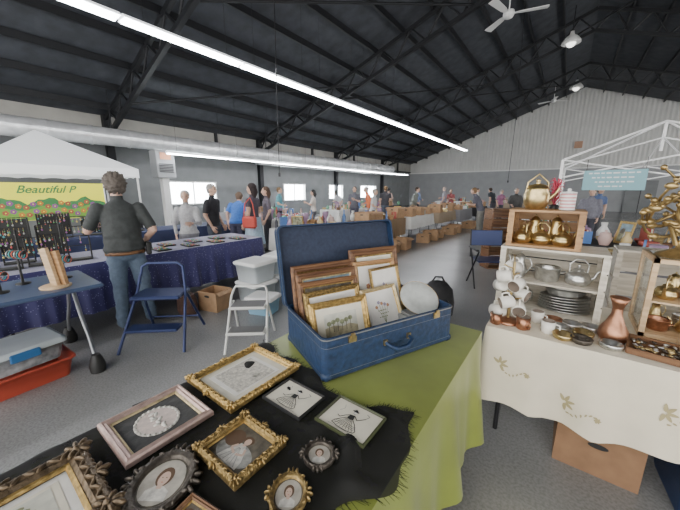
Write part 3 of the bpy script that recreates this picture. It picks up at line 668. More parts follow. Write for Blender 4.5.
part(t,'bag_body',MB().bbox((0,0,.13),(.3,.1,.24),.03),mat('red_leather',(.5,.06,.04),.5)); part(t,'strap',MB().tube([(-.13,0,.24),(-.1,.02,.5),(0,.06,.62),(.08,.02,.5),(.13,0,.24)],.012),mat('red_leather',(.45,.06,.04),.5))
person('woman in dark top walking between stalls',-6.1,5.05,150,1.64,(.12,.1,.12),(.05,.05,.06),(.1,.06,.04),female=True,longhair=True)
CR=[(-6.9,10.2,200,1.7,(.1,.1,.12),(.06,.06,.09),'visitor in dark jacket between stalls'),(-6.4,10.6,120,1.72,(.75,.2,.08),(.08,.1,.16),'visitor in orange vest'),
(-6.7,12.4,20,1.75,(.04,.04,.05),(.1,.12,.16),'visitor in black shirt'),(-9.2,12.3,90,1.6,(.5,.5,.52),(.05,.05,.07),'visitor in pale grey shirt'),
(-6.6,15.8,-40,1.7,(.15,.2,.35),(.05,.05,.06),'visitor in blue shirt'),(-6,18.5,100,1.75,(.35,.35,.4),(.12,.12,.14),'visitor in grey shirt in the aisle'),
(-5.7,18.9,180,1.62,(.3,.08,.08),(.06,.06,.1),'visitor in maroon top'),(-4.4,19.4,-100,1.66,(.6,.6,.58),(.1,.13,.2),'visitor in white top'),
(-3.3,18.6,60,1.74,(.04,.05,.06),(.08,.08,.1),'visitor in dark clothes'),(-2.9,18.3,220,1.58,(.35,.15,.25),(.06,.06,.08),'visitor in plum top'),
(.5,10.6,170,1.62,(.2,.2,.24),(.06,.06,.08),'stall keeper in grey shirt'),(.7,12.2,200,1.7,(.1,.15,.3),(.05,.05,.06),'stall keeper in blue shirt'),
(1.6,5.6,120,1.66,(.55,.42,.1),(.05,.05,.06),'stall keeper in mustard top'),(-1.75,14.5,190,1.7,(.08,.08,.08),(.1,.1,.12),'seller in black beside a table'),(-8.5,7.6,-60,1.66,(.1,.3,.35),(.08,.08,.1),'visitor in teal top'),(-7.6,8.5,130,1.57,(.6,.55,.5),(.1,.1,.12),'visitor in beige blouse'),
(-5.6,13.0,-90,1.72,(.2,.22,.2),(.1,.1,.12),'visitor in olive shirt browsing boxes'),(-5.5,9.3,-80,1.6,(.6,.6,.62),(.08,.1,.15),'visitor in white shirt browsing boxes'),(-2.4,11.4,90,1.7,(.1,.1,.13),(.2,.2,.18),'visitor in dark shirt beside stock boxes'),(-8.7,16.5,10,1.7,(.5,.35,.3),(.05,.05,.06),'visitor in peach top')]
for i,(x,y,rz,H,sc_,pc,lb) in enumerate(CR):
    hc=[(.06,.04,.03),(.35,.32,.3),(.2,.12,.06),(.03,.03,.03)][i%4]
    fm=i%2==1
    person(lb,x,y,rz,H,sc_,pc,hc,lean=[0,14,5,22,3][i%5],female=fm,longhair=fm and i%3==0,vox=.024,fat=[1,1.25,1.1][i%3],sleeve=[.75,1.3,.6][i%3],pose=dict(elR=(.14,.03,.64),wrR=(.09,.13,.62)) if i%3 else dict(elL=(-.13,.06,.65),wrL=(-.05,.17,.7)))
# ------------------------------------------------------------------ left stall
bluec=speckle('navy_sequin_cloth',(.03,.028,.13),(.26,.28,.48),38,.13,.6,.4)
ftable('folding table beneath the navy sequinned cloth',-4.6,1.7,.42,1.55,.75)
cloth('tablecloth','navy purple sequinned velvet cloth hanging over the jewellery table',-4.6,1.7,.45,1.6,.755,.55,bluec,.05,20)
cloth('tablecloth','navy cloth over the next jewellery table',-6.9,2.2,.4,2.4,.755,.6,mat('navy_plain',(.03,.04,.1),.7),.03,16)
ftable('folding table beneath the plain navy cloth',-6.9,2.2,.38,2.3,.75)
t=thing('folding_table','blue folding table with curved grey tubular legs','table',(-3.55,.1,0))
part(t,'table_top',MB().bbox((0,0,.735),(.76,1.36,.035),.012),mat('blue_table_plastic',(.06,.09,.17),.4,0,20,.1))
legm=mat('grey_tube',(.3,.31,.33),.35,.7)
for yy in(-.55,.52):
    for s_ in(-1,1):
        P=[(s_*.05,yy,.72),(s_*.12,yy,.6),(s_*.2,yy,.45),(s_*.33,yy,.3),(s_*.42,yy,.12),(s_*.44,yy,.03)]
        part(t,'leg',MB().tube(P,.016),legm)
        part(t,'foot',MB().lathe([(.055,0),(.06,.06),(.045,.12),(.03,.16)],(s_*.44,yy,0),n=14),blackp)
part(t,'crossbar',MB().cyl((0,-.6,.68),(0,.6,.68),.014),legm)
t=thing('wooden_stand','pale wooden slat display stand on a round base','display stand',(-3.36,.5,.7535),20)
part(t,'base',MB().lathe([(.1,0),(.105,.012),(.09,.02),(.0,.02)],n=28),woodl)
part(t,'slat',MB().box((-.03,0,.17),(.08,.025,.32),rot=Matrix.Rotation(R(-12),3,'Y')),woodl)
part(t,'slat',MB().box((.03,.035,.16),(.07,.025,.29),rot=Matrix.Rotation(R(-10),3,'Y')),woodo)
for (a,b_,z_) in((-3.7,.35,.28),(-3.65,.62,.2),(-3.85,.1,.24),(-3.5,.2,.16)):
    t=thing('bracelet_stand','black T-bar stand hung with beaded bracelets','jewellery stand',(a,b_,.7535),30,group='bracelet stands')
    part(t,'stand',MB().lathe([(.05,0),(.05,.01),(.01,.015),(.008,z_)],n=14).cyl((-.08,0,z_),(.08,0,z_),.016),blackp)
    m=MB()
    for k in range(6):
        xx=-.065+k*.026; m.tube([(xx,.03*math.cos(q*.7),z_+.0-.02+.035*math.sin(q*.7)) for q in range(10)],.004,5,k%3)
    part(t,'bracelets',m,[silver,mat('turquoise_beads',(.05,.4,.42),.4),mat('coral_beads',(.6,.12,.07),.4)])
bc=[mat('bead_%d'%i,c,.35) for i,c in enumerate([(.6,.45,.15),(.1,.35,.4),(.55,.1,.1),(.5,.5,.5),(.15,.4,.15),(.4,.15,.4)])]
def rack(label,loc,rz,w,h,board=False):
    t=thing('jewellery_rack',label,'jewellery rack',loc,rz,group='jewellery racks')
    m=MB(); m.box((0,0,.01),(w,.12,.02))
    for sx in(-1,1): m.cyl((sx*w/2,0,0),(sx*w/2,0,h),.008)
    if board: m.box((0,.012,h*.55),(w,.008,h*.85))
    rows=int(h/.11)
    for r_ in range(rows): m.cyl((-w/2,0,h-r_*.11),(w/2,0,h-r_*.11),.005,n=6)
    part(t,'rack_frame',m,blackp)
    m=MB()
    for r_ in range(rows):
        k=int(w/.035)
        for i in range(k):
            if random.random()<.2: continue
            x=-w/2+.02+i*.035; zt=h-r_*.11; ln=rnd(.03,.08); ci=random.randrange(6)
            m.cyl((x,-.006,zt),(x,-.006,zt-ln),.0015,n=4,mi=0); m.sph((x,-.008,zt-ln),(.009,.006,.012),6,4,ci)
            m.sph((x,-.008,zt-ln*.5),(.006,.005,.006),6,4,(ci+1)%6)
    part(t,'hanging_jewellery',m,bc)
for i in range(6):
    rack('black wire rack hung with bead necklaces and earrings',(-4.78+.16*(i%2)*2,.18+i*.145,.757),80+rnd(-8,8),.24,.3+.1*(i%3),i%2==0)
for i in range(4):
    rack('black wire rack hung with earrings on the far table',(-6.8,.6+i*.55,.757),85,.4,.34+.08*(i%2),True)
for i in range(7):
    a=1.75+i*.2; t=thing('jewellery_tray','black velvet tray with rows of small trinkets','tray',(-4.35-.3*(i%2),a,.757),rnd(-3,3),group='trinket trays')
    part(t,'tray',MB().box((0,0,.008),(.26,.17,.016)),blackp)
    m=MB()
    for u in range(8):
        for v in range(4): m.sph((-.11+u*.031,-.06+v*.04,.02),(.009,.009,.006),6,4,random.randrange(6))
    part(t,'trinkets',m,bc)
nav2=mat('navy_metal',(.03,.045,.13),.35,.3)
t=thing('step_stool','navy blue folding metal step stool with back hoop','step stool',(-3.27,1.27,0),42,sc=1.13)
for s_ in(-1,1):
    part(t,'leg',MB().tube([(s_*.27,-.3,0),(s_*.21,.0,.47),(s_*.19,.05,.62)],.013),nav2)
    part(t,'leg',MB().tube([(s_*.25,.26,0),(s_*.2,.06,.40),(s_*.2,.02,.45)],.013),nav2)
part(t,'seat',MB().bbox((0,-.01,.44),(.42,.27,.035),.012),nav2)
part(t,'step',MB().bbox((0,-.2,.19),(.44,.15,.025),.01),nav2)
part(t,'back_hoop',MB().tube([(-.19,.05,.6),(-.18,.07,.68),(-.13,.08,.71),(.13,.08,.71),(.18,.07,.68),(.19,.05,.6)],.013),nav2)
part(t,'crossbar',MB().cyl((-.225,.22,.12),(.225,.22,.12),.009),nav2)
wm=mat('white_metal',(.7,.7,.68),.4,.1)
t=thing('step_stool','white folding two-step stool with grey rubber treads','step stool',(-2.47,1.76,0),40)
for s_ in(-1,1):
    part(t,'leg',MB().tube([(s_*.2,-.26,0),(s_*.18,.02,.5),(s_*.17,.06,.54)],.013),wm)
    part(t,'leg',MB().tube([(s_*.2,.24,0),(s_*.17,.04,.44)],.012),wm)
st=part(t,'top_step',MB().bbox((0,-.02,.41),(.36,.2,.03),.01),wm); part(st,'rubber_tread',MB().box((0,-.02,.427),(.32,.17,.006)),mat('grey_rubber',(.15,.15,.15),.8),label='grey rubber tread')
st=part(t,'step',MB().bbox((0,-.17,.2),(.37,.16,.03),.01),wm); part(st,'rubber_tread',MB().box((0,-.17,.217),(.33,.13,.006)),mat('grey_rubber',(.15,.15,.15),.8),label='grey rubber tread')
part(t,'hand_hoop',MB().tube([(-.17,.06,.54),(-.15,.08,.58),(.15,.08,.58),(.17,.06,.54)],.013),wm)
# ------------------------------------------------------------------ containers
def tub(label,loc,rz,w,d,h,body,lidm=None,latch=None):
    t=thing('storage_tub',label,'storage tub',loc,rz)
    m=MB(); rg=[[Vector((x,y,z)) for x,y in rrect(w*k,d*k,.04,3)] for k,z in((.86,0),(.97,h*.9),(1.04,h*.9),(1.04,h),(.98,h),(.88,.02))]
    m.loft(rg,0); part(t,'tub_body',m,body)
    if lidm:
        m=MB(); m.loft([[Vector((x,y,z)) for x,y in rrect(w*k,d*k,.04,3)] for k,z in((1.07,h-.01),(1.07,h+.015),(.95,h+.03))],0); part(t,'tub_lid',m,lidm)
    if latch:
        for sx in(-1,1): part(t,'latch',MB().bbox((sx*w*.53,0,h-.02),(.03,d*.35,.07),.008),latch)
    return t
clearp=mat('frosted_plastic',(.55,.6,.63),.3,0,3,.1); bluel=mat('blue_plastic',(.04,.16,.38),.4)
tub('red storage tub under the blue table',(-3.42,.2,0),5,.46,.58,.17,mat('red_plastic',(.45,.07,.04),.4))
tub('clear storage tub with blue clips stacked on the red tub',(-3.42,.2,.17),8,.4,.5,.15,mat('clear_tub_contents',(.33,.36,.38),.3,0,14,.6),clearp,bluel)
for i,(x,y,z_) in enumerate(((-3.45,2.6,0),(-3.45,2.6,.295),(-3.45,3.1,0),(-3.5,3.13,.295))):
    tub('frosted white storage tub with lid in a stack',(x,y,z_),6*i,.42,.42,.26,clearp,white)
tub('light blue storage tub on the floor',(-3.0,2.35,0),20,.36,.3,.2,mat('sky_plastic',(.25,.45,.6),.4),white)
tub('dark blue storage tub under the embroidered cloth',(.82,2.1,0),5,.5,.45,.33,mat('dark_blue_plastic',(.02,.045,.13),.4))
def cbox(label,loc,rz,w=.4,d=.32,h=.3,open_=True,group=None,mt=None,hz=.78):
    mt=mt or card
    t=thing('cardboard_box',label,'box',loc,rz,group)
    m=MB(); th=.006
    m.loft([[Vector((sx*(w/2-i),sy*(d/2-i),z)) for sx,sy in((-1,-1),(1,-1),(1,1),(-1,1))] for i,z in((0,0),(0,h),(th,h),(th,.01))],0,True,False)
    part(t,'box_body',m,mt)
    if open_:
        for sx in(-1,1): part(t,'flap',MB().box((sx*(w/2+d*.1),0,h-.02),(d*.24,d*.96,.005),rot=Matrix.Rotation(R(sx*25),3,'Y')),mt)
    else:
        for sy in(-1,1): part(t,'lid_flap',MB().box((0,sy*d/4,h+.003),(w,d/2-.002,.006)),mt)
    part(t,'hand_hole',MB().poly(ell(.045,.016,14),0),blackp,(0,-d/2-.002,h*hz),(R(90),0,0))
    return t
cbox('plain brown cardboard box standing under the embroidered cloth',(.30,2.10,0),0,.37,.32,.31,False,mt=mat('dark_cardboard',(.25,.14,.075),.85,0,12,.12),hz=.6)
cbox('brown cardboard box on the floor beside the tubs',(-3.62,2.05,0),15,.3,.28,.26)
protoB=cbox('open brown cardboard box of stock on a stall',(-3.95,6.8,.757),5,.40,.34,.26,group='stock boxes')
t=thing('backpack','black fabric backpack slumped on the floor','backpack',(-1.15,3.55,0),30)
part(t,'bag_body',MB().lathe([(.15,0),(.2,.04),(.21,.2),(.18,.36),(.1,.45),(.02,.47)],n=20,sx=1,sy=.7),mat('black_nylon',(.018,.018,.02),.7,0,20,.3,.3))
part(t,'front_pocket',MB().bbox((0,-.14,.16),(.24,.06,.2),.025),blackp); part(t,'strap',MB().tube([(-.08,.0,.44),(-.04,-.02,.52),(.04,-.02,.52),(.08,0,.44)],.012),blackp)
t=thing('tote_bag','dark brown fabric tote bag on the floor','bag',(-3.72,1.72,0),10)
part(t,'bag_body',MB().lathe([(.13,0),(.16,.05),(.15,.2),(.12,.27)],n=18,sx=1,sy=.6),mat('brown_fabric',(.08,.04,.03),.8,0,20,.3,.3)); part(t,'handle',MB().tube([(-.08,0,.26),(-.04,0,.36),(.04,0,.36),(.08,0,.26)],.01),blackp)
m=MB(); m.lathe([(.05,0),(.09,.03),(.1,.09),(.07,.14),(.03,.17),(.05,.2)],n=14); m.v=[tuple(Vector(p)+Vector((noise.noise(Vector(p)*20),noise.noise(Vector(p)*21),0))*.02) for p in m.v]
solid('plastic_bag','crumpled white plastic bag on the floor by the table','bag',m,white,(-.42,2.35,0))
# ------------------------------------------------------------------ right table display
def crate(label,loc,rz,w,d,h,mt,shelf=None,slats=3):
    t=thing('wooden_crate',label,'crate',loc,rz)
    for z_ in(.008,h-.008): part(t,'panel',MB().box((0,0,z_),(w,d,.014)),mt)
    for sx in(-1,1):
        m=MB(); k=slats; sw=(h-.03)/k
        for i in range(k): m.box((sx*(w/2-.006),0,.015+sw*(i+.5)),(.012,d,sw*.9))
        for sy in(-1,1): m.box((sx*(w/2-.02),sy*(d/2-.015),h/2),(.025,.025,h-.02))
        part(t,'side_panel',m,mt)
    m=MB(); sw=(h-.03)/slats
    for i in range(slats): m.box((0,d/2-.006,.015+sw*(i+.5)),(w-.02,.01,sw*.9))
    part(t,'back_panel',m,mt)
    if shelf: part(t,'shelf',MB().box((0,0,shelf),(w-.02,d-.02,.012)),mt)
CX=-.04
crate('whitewashed wooden crate on its side used as a shelf',(CX,2.40,.757),0,.56,.32,.43,woodw,.2,4)
crate('brown wooden crate on its side holding brass pots',(CX-.06,2.40,1.188),0,.40,.28,.24,woodo,None,3)
def kettle(label,loc,rz,s,mt):
    t=thing('kettle',label,'kettle',loc,rz,sc=s)
    part(t,'body',MB().lathe([(.07,0),(.1,.03),(.105,.07),(.1,.074),(.1,.08),(.08,.12),(.05,.132),(.045,.14)],n=24),mt)
    lid_=part(t,'lid',MB().lathe([(.047,.14),(.04,.155),(.015,.165)],n=18),mt); part(lid_,'knob',MB().lathe([(.01,.163),(.012,.18),(.018,.19),(.005,.2)],n=14),mt)
    part(t,'spout',MB().tube([(.09,0,.05),(.13,0,.08),(.145,0,.13),(.165,0,.15)],[.02,.016,.011,.009]),mt)
    part(t,'handle',MB().tube([(-.07,0,.12),(-.075,0,.2),(-.03,0,.25),(.03,0,.25),(.075,0,.2),(.07,0,.12)],.007),mt)
def pot(label,loc,rz,s,mt):
    t=thing('cooking_pot',label,'pot',loc,rz,sc=s)
    part(t,'body',MB().lathe([(.08,0),(.095,.02),(.1,.12),(.106,.125),(.1,.13),(.09,.12),(.085,.02)],n=24),mt)
    for sx in(-1,1): part(t,'handle',MB().tube([(sx*.1,-.03,.09),(sx*.13,-.02,.1),(sx*.13,.02,.1),(sx*.1,.03,.09)],.006),mt)
def coffee(label,loc,rz,s,mt):
    t=thing('coffee_pot',label,'coffee pot',loc,rz,sc=s)
    part(t,'body',MB().lathe([(.05,0),(.045,.01),(.065,.05),(.06,.1),(.035,.16),(.04,.2)],n=22),mt); lid_=part(t,'lid',MB().lathe([(.04,.2),(.03,.22),(.01,.235)],n=18),mt); part(lid_,'knob',MB().sph((0,0,.245),.01,8,6),mt)
    part(t,'spout',MB().tube([(.06,0,.06),(.09,0,.1),(.1,0,.17),(.12,0,.2)],[.013,.01,.008,.007]),mt); part(t,'handle',MB().tube([(-.04,0,.19),(-.09,0,.19),(-.11,0,.13),(-.065,0,.05)],.006),mt)
for i,(x,s) in enumerate(((-.115,.58),(-.01,.54),(.1,.56))): kettle('small brass kettle inside the brown crate',(CX-.06+x,2.35,1.206),-60+50*i,s,brass)
for i,x in enumerate((-.06,.06)): coffee('tall brass coffee pot inside the brown crate',(CX-.06+x,2.45,1.206),60+60*i,.72,brass)
t=thing('lidded_pot','tall brass lidded pot with arched handle on the crate','pot',(CX-.13,2.4,1.43),20,sc=.95)
part(t,'body',MB().lathe([(.055,0),(.075,.03),(.078,.1),(.065,.13),(.07,.14)],n=24),brass); lid_=part(t,'lid',MB().lathe([(.07,.14),(.05,.16),(.015,.17)],n=20),brass); part(lid_,'knob',MB().lathe([(.012,.168),(.012,.185),(.016,.195),(.003,.2)],n=14),brass)
part(t,'handle',MB().tube([(-.07,0,.1),(-.06,0,.18),(0,0,.235),(.06,0,.18),(.07,0,.1)],.006),brass); part(t,'spout',MB().tube([(.07,0,.06),(.11,0,.1),(.13,0,.14)],[.015,.011,.008]),brass)
t=thing('striped_jar','pink and white striped ceramic jar on the crate','jar',(CX+.04,2.38,1.43),sc=.9)
jm=[white,mat('pink_glaze',(.65,.3,.3),.3)]
m=MB()
for i in range(10): m.lathe([(.045,i*.011),(.045,(i+1)*.011)],n=20,mi=1 if i%2 else 0)
part(t,'body',m,jm); part(t,'lid',MB().lathe([(.047,.112),(.045,.12),(.01,.125),(.012,.14),(.003,.145)],n=18),white)
t=thing('feather_spray','bright pink red feathery sprig standing on the crate','ornament',(CX-.03,2.48,1.43),sc=.95)
m=MB()
for i in range(34):
    a=i*2.4; h_=.06+.0045*i; m.tube([(0,0,.02+.004*i),(.025*math.cos(a),.025*math.sin(a),h_),(.045*math.cos(a),.045*math.sin(a),h_-.01)],[.003,.005,.002],5)
part(t,'sprigs',m,mat('crimson_feather',(.6,.07,.12),.7)); part(t,'base',MB().lathe([(.03,0),(.03,.02),(.01,.03)],n=12),blackp)
for i in range(6):
    m=MB(); m.loft([[Vector((x,y,z)) for x,y in ell(rx,rx*.62,32)] for rx,z in((.09,0),(.13,.012),(.14,.016),(.13,.018),(.09,.004))],0)
    solid('serving_tray','oval silver plated serving tray stacked inside the crate','tray',m,silver,(CX+.1,2.36,.775+i*.018),4*i,group='stacked serving trays')
m=MB(); m.loft([[Vector((x,y,z)) for x,y in ell(rx,rx*.62,32)] for rx,z in((.09,0),(.12,.05),(.135,.055),(.125,.055),(.09,.006))],0)
solid('serving_dish','deep oval silver serving dish on top of the tray stack','dish',m,silver,(CX+.1,2.36,.885),10)
for i in range(3):
    m=MB(); m.lathe([(.03,0),(.05,.01),(.075,.045),(.08,.05),(.072,.046),(.03,.008)],n=24)
    solid('silver_bowl','small silver bowl stacked in the crate','bowl',m,silver,(CX-.15,2.36,.775+i*.02),group='silver bowls')
coffee('silver plated coffee pot standing on the crate shelf',(CX-.17,2.36,.9645),160,.7,silver); pot('silver two-handled pot standing on the crate shelf',(CX-.01,2.36,.9645),0,.72,silver); kettle('silver plated kettle standing on the crate shelf',(CX+.15,2.36,.9645),10,.65,silver)
cupm=mat('cream_ceramic',(.8,.77,.7),.2); cupin=mat('mug_interior',(.25,.2,.16),.4)
MX,MY=-.205,2.0
t=thing('mug_tree','tall mug tree with slim brass post and copper base','mug tree',(MX,MY,.757),0)
part(t,'base',MB().lathe([(.07,0),(.075,.012),(.05,.02),(.012,.03)],n=24),copper); part(t,'post',MB().cyl((0,0,.02),(0,0,.38),.008),brass)
def mug(loc,rot,mt,label,s=1,group='mugs on the tree'):
    t=thing('mug',label,'mug',loc,0,group,rot,s)
    part(t,'cup',MB().lathe([(.028,0),(.036,.006),(.039,.08),(.036,.08)],n=20,cap=False).lathe([(.036,.08),(.033,.012),(.002,.01)],n=20,mi=1,cap=False).lathe([(.001,0),(.028,0)],n=20,cap=False),[mt,cupin])
    part(t,'handle',MB().tube([(.037,0,.065),(.058,0,.06),(.062,0,.04),(.055,0,.022),(.036,0,.018)],.005),mt)
for i in range(8):
    a=R([200,330,260,30,170,300,230,100][i]); z_=.08+.038*i; d=Vector((math.cos(a),math.sin(a),.35))
    part(t,'arm',MB().tube([(0,0,z_+.03),tuple(d*.04+Vector((0,0,z_+.03))),tuple(d*.07+Vector((0,0,z_+.035)))],.004,6),brass)
    ax=Vector((math.cos(a-.9),math.sin(a-.9),-.25)).normalized(); up=Vector((0,0,1)); xx=(up-ax*up.dot(ax)).normalized(); yy=ax.cross(xx)
    Mx=Matrix((xx,yy,ax)).transposed()
    c=Vector((MX+.06*math.cos(a),MY+.06*math.sin(a),.757+z_-.012))-ax*.04
    mug(tuple(c),tuple(Mx.to_euler()),cupm,'cream ceramic mug hanging sideways on the mug tree',.95)
for (x,y,s_,mt_) in((-.26,1.93,.85,copper),(-.12,1.94,.95,copper),(-.0,1.97,.9,cupm),(-.06,2.1,.9,cupm)):
    mug((x,y,.757),(0,0,R(400*x)),mt_,'copper mug standing on the cloth' if mt_ is copper else 'cream mug standing on the cloth',s_,'mugs on the cloth')
t=thing('copper_vase','tall hammered copper vase with narrow neck and flared lip','vase',(.285,2.08,.757),-20)
part(t,'body',MB().lathe([(.05,0),(.066,.02),(.062,.06),(.04,.1),(.023,.15),(.022,.18)],n=24),copper); part(t,'neck',MB().lathe([(.022,.18),(.03,.21),(.042,.24),(.038,.24),(.024,.2),(.018,.17)],n=24),copper)
for i,(x,y,mt_) in enumerate(((.05,2.04,silver),(.16,2.02,brass),(.11,2.13,silver),(.2,2.14,silver),(.02,2.14,copper),(.15,1.93,pewter),(.27,1.95,silver),(.07,1.93,brass))):
    m=MB(); m.lathe([(.03,0),(.045,.01),(.05,.03),(.045,.035),(.04,.03),(.02,.008)],n=20); solid('small_dish','small round metal dish on the cloth','dish',m,mt_,(x,y,.757),group='small metal dishes')
t=thing('wooden_tray','dark wooden tray of small silver trinkets','tray',(.47,2.02,.757),-8)
part(t,'tray',MB().box((0,0,.008),(.26,.2,.014)).box((0,-.1,.02),(.26,.01,.03)).box((0,.1,.02),(.26,.01,.03)).box((-.13,0,.02),(.01,.2,.03)).box((.13,0,.02),(.01,.2,.03)),woodb)
m=MB()
for i in range(60): m.sph((rnd(-.11,.11),rnd(-.08,.08),.022+rnd(0,.012)),(rnd(.008,.022),rnd(.006,.012),.006),6,4,random.randrange(3),rot=Matrix.Rotation(rnd(0,3),3,'Z'))
part(t,'trinkets',m,[silver,brass,pewter])
t=thing('display_case','wooden framed glass display case of copper and brass ware','display case',(.735,2.4,.757),0)
w,d,h=.66,.34,.44; m=MB()
for sx in(-1,1):
    for sy in(-1,1): m.box((sx*(w/2-.012),sy*(d/2-.012),h/2),(.024,.024,h))
for z_ in(.012,h-.012):
    for sy in(-1,1): m.box((0,sy*(d/2-.012),z_),(w,.024,.024))
    for sx in(-1,1): m.box((sx*(w/2-.012),0,z_),(.024,d,.024))
part(t,'case_frame',m,woodl); part(t,'glass_pane',MB().box((-w/2+.01,0,h/2),(.003,d-.05,h-.05)),glassm); part(t,'shelf',MB().box((0,0,.2),(w-.04,d-.04,.01)),woodl); part(t,'base_panel',MB().box((0,0,.02),(w-.04,d-.04,.01)),woodl)
part(t,'top_panel',MB().box((0,0,h-.004),(w-.03,d-.03,.008)),glassm)
for i,(x,y,z_,mt_,k) in enumerate(((.49,2.33,.782,copper,0),(.61,2.34,.782,brass,1),(.74,2.33,.782,copper,0),(.5,2.47,.782,brass,2),(.62,2.47,.782,silver,0),(.5,2.34,.963,brass,1),(.62,2.34,.963,copper,0),(.55,2.48,.963,brass,2),(.74,2.36,.963,brass,0))):
    [pot,kettle,coffee][k]('small metal vessel inside the glass display case',(x,y,z_+.002),20*i+150,.5,mt_)
t=thing('wooden_box','small open wooden box of silverware in front of the display case','box',(.66,2.12,.757),-5)
part(t,'box_body',MB().loft([[Vector((sx*(.12-i),sy*(.05-i),z)) for sx,sy in((-1,-1),(1,-1),(1,1),(-1,1))] for i,z in((0,0),(0,.08),(.008,.08),(.008,.01))],0,True,False),woodl)
obr=mat('old_brass',(.4,.29,.13),.35,.8,40,.35)
t=thing('brass_branch','curling brass branch candelabra on top of the case','candelabra',(.52,2.38,1.197),10,sc=1.45)
part(t,'base',MB().lathe([(.07,0),(.06,.01),(.015,.03),(.01,.06)],n=16),obr)
m=MB()
for i in range(13):
    a=i*2.2+.3; b0=Vector((0,0,.03+.012*i)); pts=[]
    for k in range(10):
        q=k/9; r_=.015+.12*q; pts.append((b0.x+r_*math.cos(a+q*3.1),b0.y+.5*r_*math.sin(a+q*3.1),b0.z+.18*q*(.6+.4*math.sin(i))+.035*math.sin(q*7)))
    m.tube(pts,[.009-.005*k/9 for k in range(10)],6); m.sph(pts[-1],.011,8,6)
    for kk in(3,6,8): m.sph(pts[kk],(.02,.009,.013),8,5,rot=Matrix.Rotation(a+kk,3,'Z'))
part(t,'branches',m,obr)
crate('white painted crate standing behind the copper display',(.62,2.9,0),0,.6,.24,1.15,woodw,.6,6)
# ------------------------------------------------------------------ canopies
t=thing('pop_up_canopy','white peaked pop-up canopy over a stall','canopy',(-11.1,1.85,0))
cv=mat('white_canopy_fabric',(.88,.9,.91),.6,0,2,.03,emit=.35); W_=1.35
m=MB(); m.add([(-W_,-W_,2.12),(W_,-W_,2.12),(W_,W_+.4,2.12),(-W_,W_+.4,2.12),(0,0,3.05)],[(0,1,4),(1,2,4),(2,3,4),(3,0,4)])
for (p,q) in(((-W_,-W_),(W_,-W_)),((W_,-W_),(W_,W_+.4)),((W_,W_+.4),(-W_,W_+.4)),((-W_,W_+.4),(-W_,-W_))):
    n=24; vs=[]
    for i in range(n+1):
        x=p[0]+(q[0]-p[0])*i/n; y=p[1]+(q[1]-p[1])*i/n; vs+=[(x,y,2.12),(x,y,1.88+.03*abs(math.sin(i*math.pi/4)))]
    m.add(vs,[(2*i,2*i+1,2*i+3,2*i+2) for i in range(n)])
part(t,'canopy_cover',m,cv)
for sx in(-1,1):
    for yy in(-W_+.04,W_+.36): part(t,'leg',MB().box((sx*(W_-.04),yy,1.06),(.04,.04,2.12)),white)
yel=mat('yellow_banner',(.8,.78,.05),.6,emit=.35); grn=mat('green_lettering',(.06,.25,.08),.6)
t=thing('banner','yellow banner with green script lettering and garden print on poles','banner',(-9.5,1.7,0),90)
bz=1.30
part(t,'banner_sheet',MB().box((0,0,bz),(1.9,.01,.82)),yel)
for sx in(-.96,.96): part(t,'pole',MB().cyl((sx,0,0),(sx,0,bz+.42),.015),white)
def text(root,s,size,loc,mt,rot=(R(90),0,0),name='lettering',shear=0):
    cu=bpy.data.curves.new('t','FONT'); cu.body=s; cu.size=size; cu.align_x='CENTER'; cu.align_y='CENTER'; cu.extrude=.002; cu.shear=shear; cu.offset=.003
    o=bpy.data.objects.new('t',cu); COL.objects.link(o); dg=bpy.context.evaluated_depsgraph_get()
    me=bpy.data.meshes.new_from_object(o.evaluated_get(dg)); bpy.data.objects.remove(o); me.materials.clear(); me.materials.append(mt)
    return part(root,name,me,None,loc,rot)
text(t,'Beautiful P',.23,(-.12,-.012,bz+.26),grn,shear=.4)
m=MB()
hill=[(-.94,bz-.4)]+[(-.94+.094*i,bz+.02+.06*math.sin(i*.9)+.03*math.sin(i*2.1)) for i in range(21)]+[(.94,bz-.4)]
m.add([(x,-.0065,y) for x,y in hill],[tuple(range(len(hill)))],1)
hill=[(-.94,bz-.4)]+[(-.94+.094*i,bz-.14+.05*math.sin(i*.7+2)) for i in range(21)]+[(.94,bz-.4)]
m.add([(x,-.0075,y) for x,y in hill],[tuple(range(len(hill)))],5)
for i in range(30):
    cx_=-.85+(i%15)*.118+.03*(i//15); cy_=bz-.08-.17*(i//15)+.05*math.sin(i*1.7)
    for k in range(5): m.add([(x+cx_+.03*math.cos(k*1.256),-.0085-.0004*(i%5),y+cy_+.03*math.sin(k*1.256)) for x,y in ell(.026,.026,7)],[tuple(range(7))],(0,2,3)[i%3])
    m.add([(x+cx_,-.0115,y+cy_) for x,y in ell(.014,.014,7)],[tuple(range(7))],4)
part(t,'printed_flowers',m,[redp,grn,mat('purple_print',(.35,.1,.4),.6),mat('orange_print',(.7,.25,.05),.6),yel,mat('lime_print',(.2,.42,.06),.6)])
t=thing('canopy_frame','bare white folding canopy frame with crossed roof bars','canopy frame',(1.33,8.7,0))
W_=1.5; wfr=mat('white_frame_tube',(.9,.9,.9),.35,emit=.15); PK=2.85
for sx in(-1,1):
    for sy in(-1,1): part(t,'leg',MB().box((sx*W_,sy*W_,1.05),(.045,.045,2.1)),wfr); part(t,'roof_rib',MB().cyl((sx*W_,sy*W_,2.1),(0,0,PK),.02,n=6),wfr)
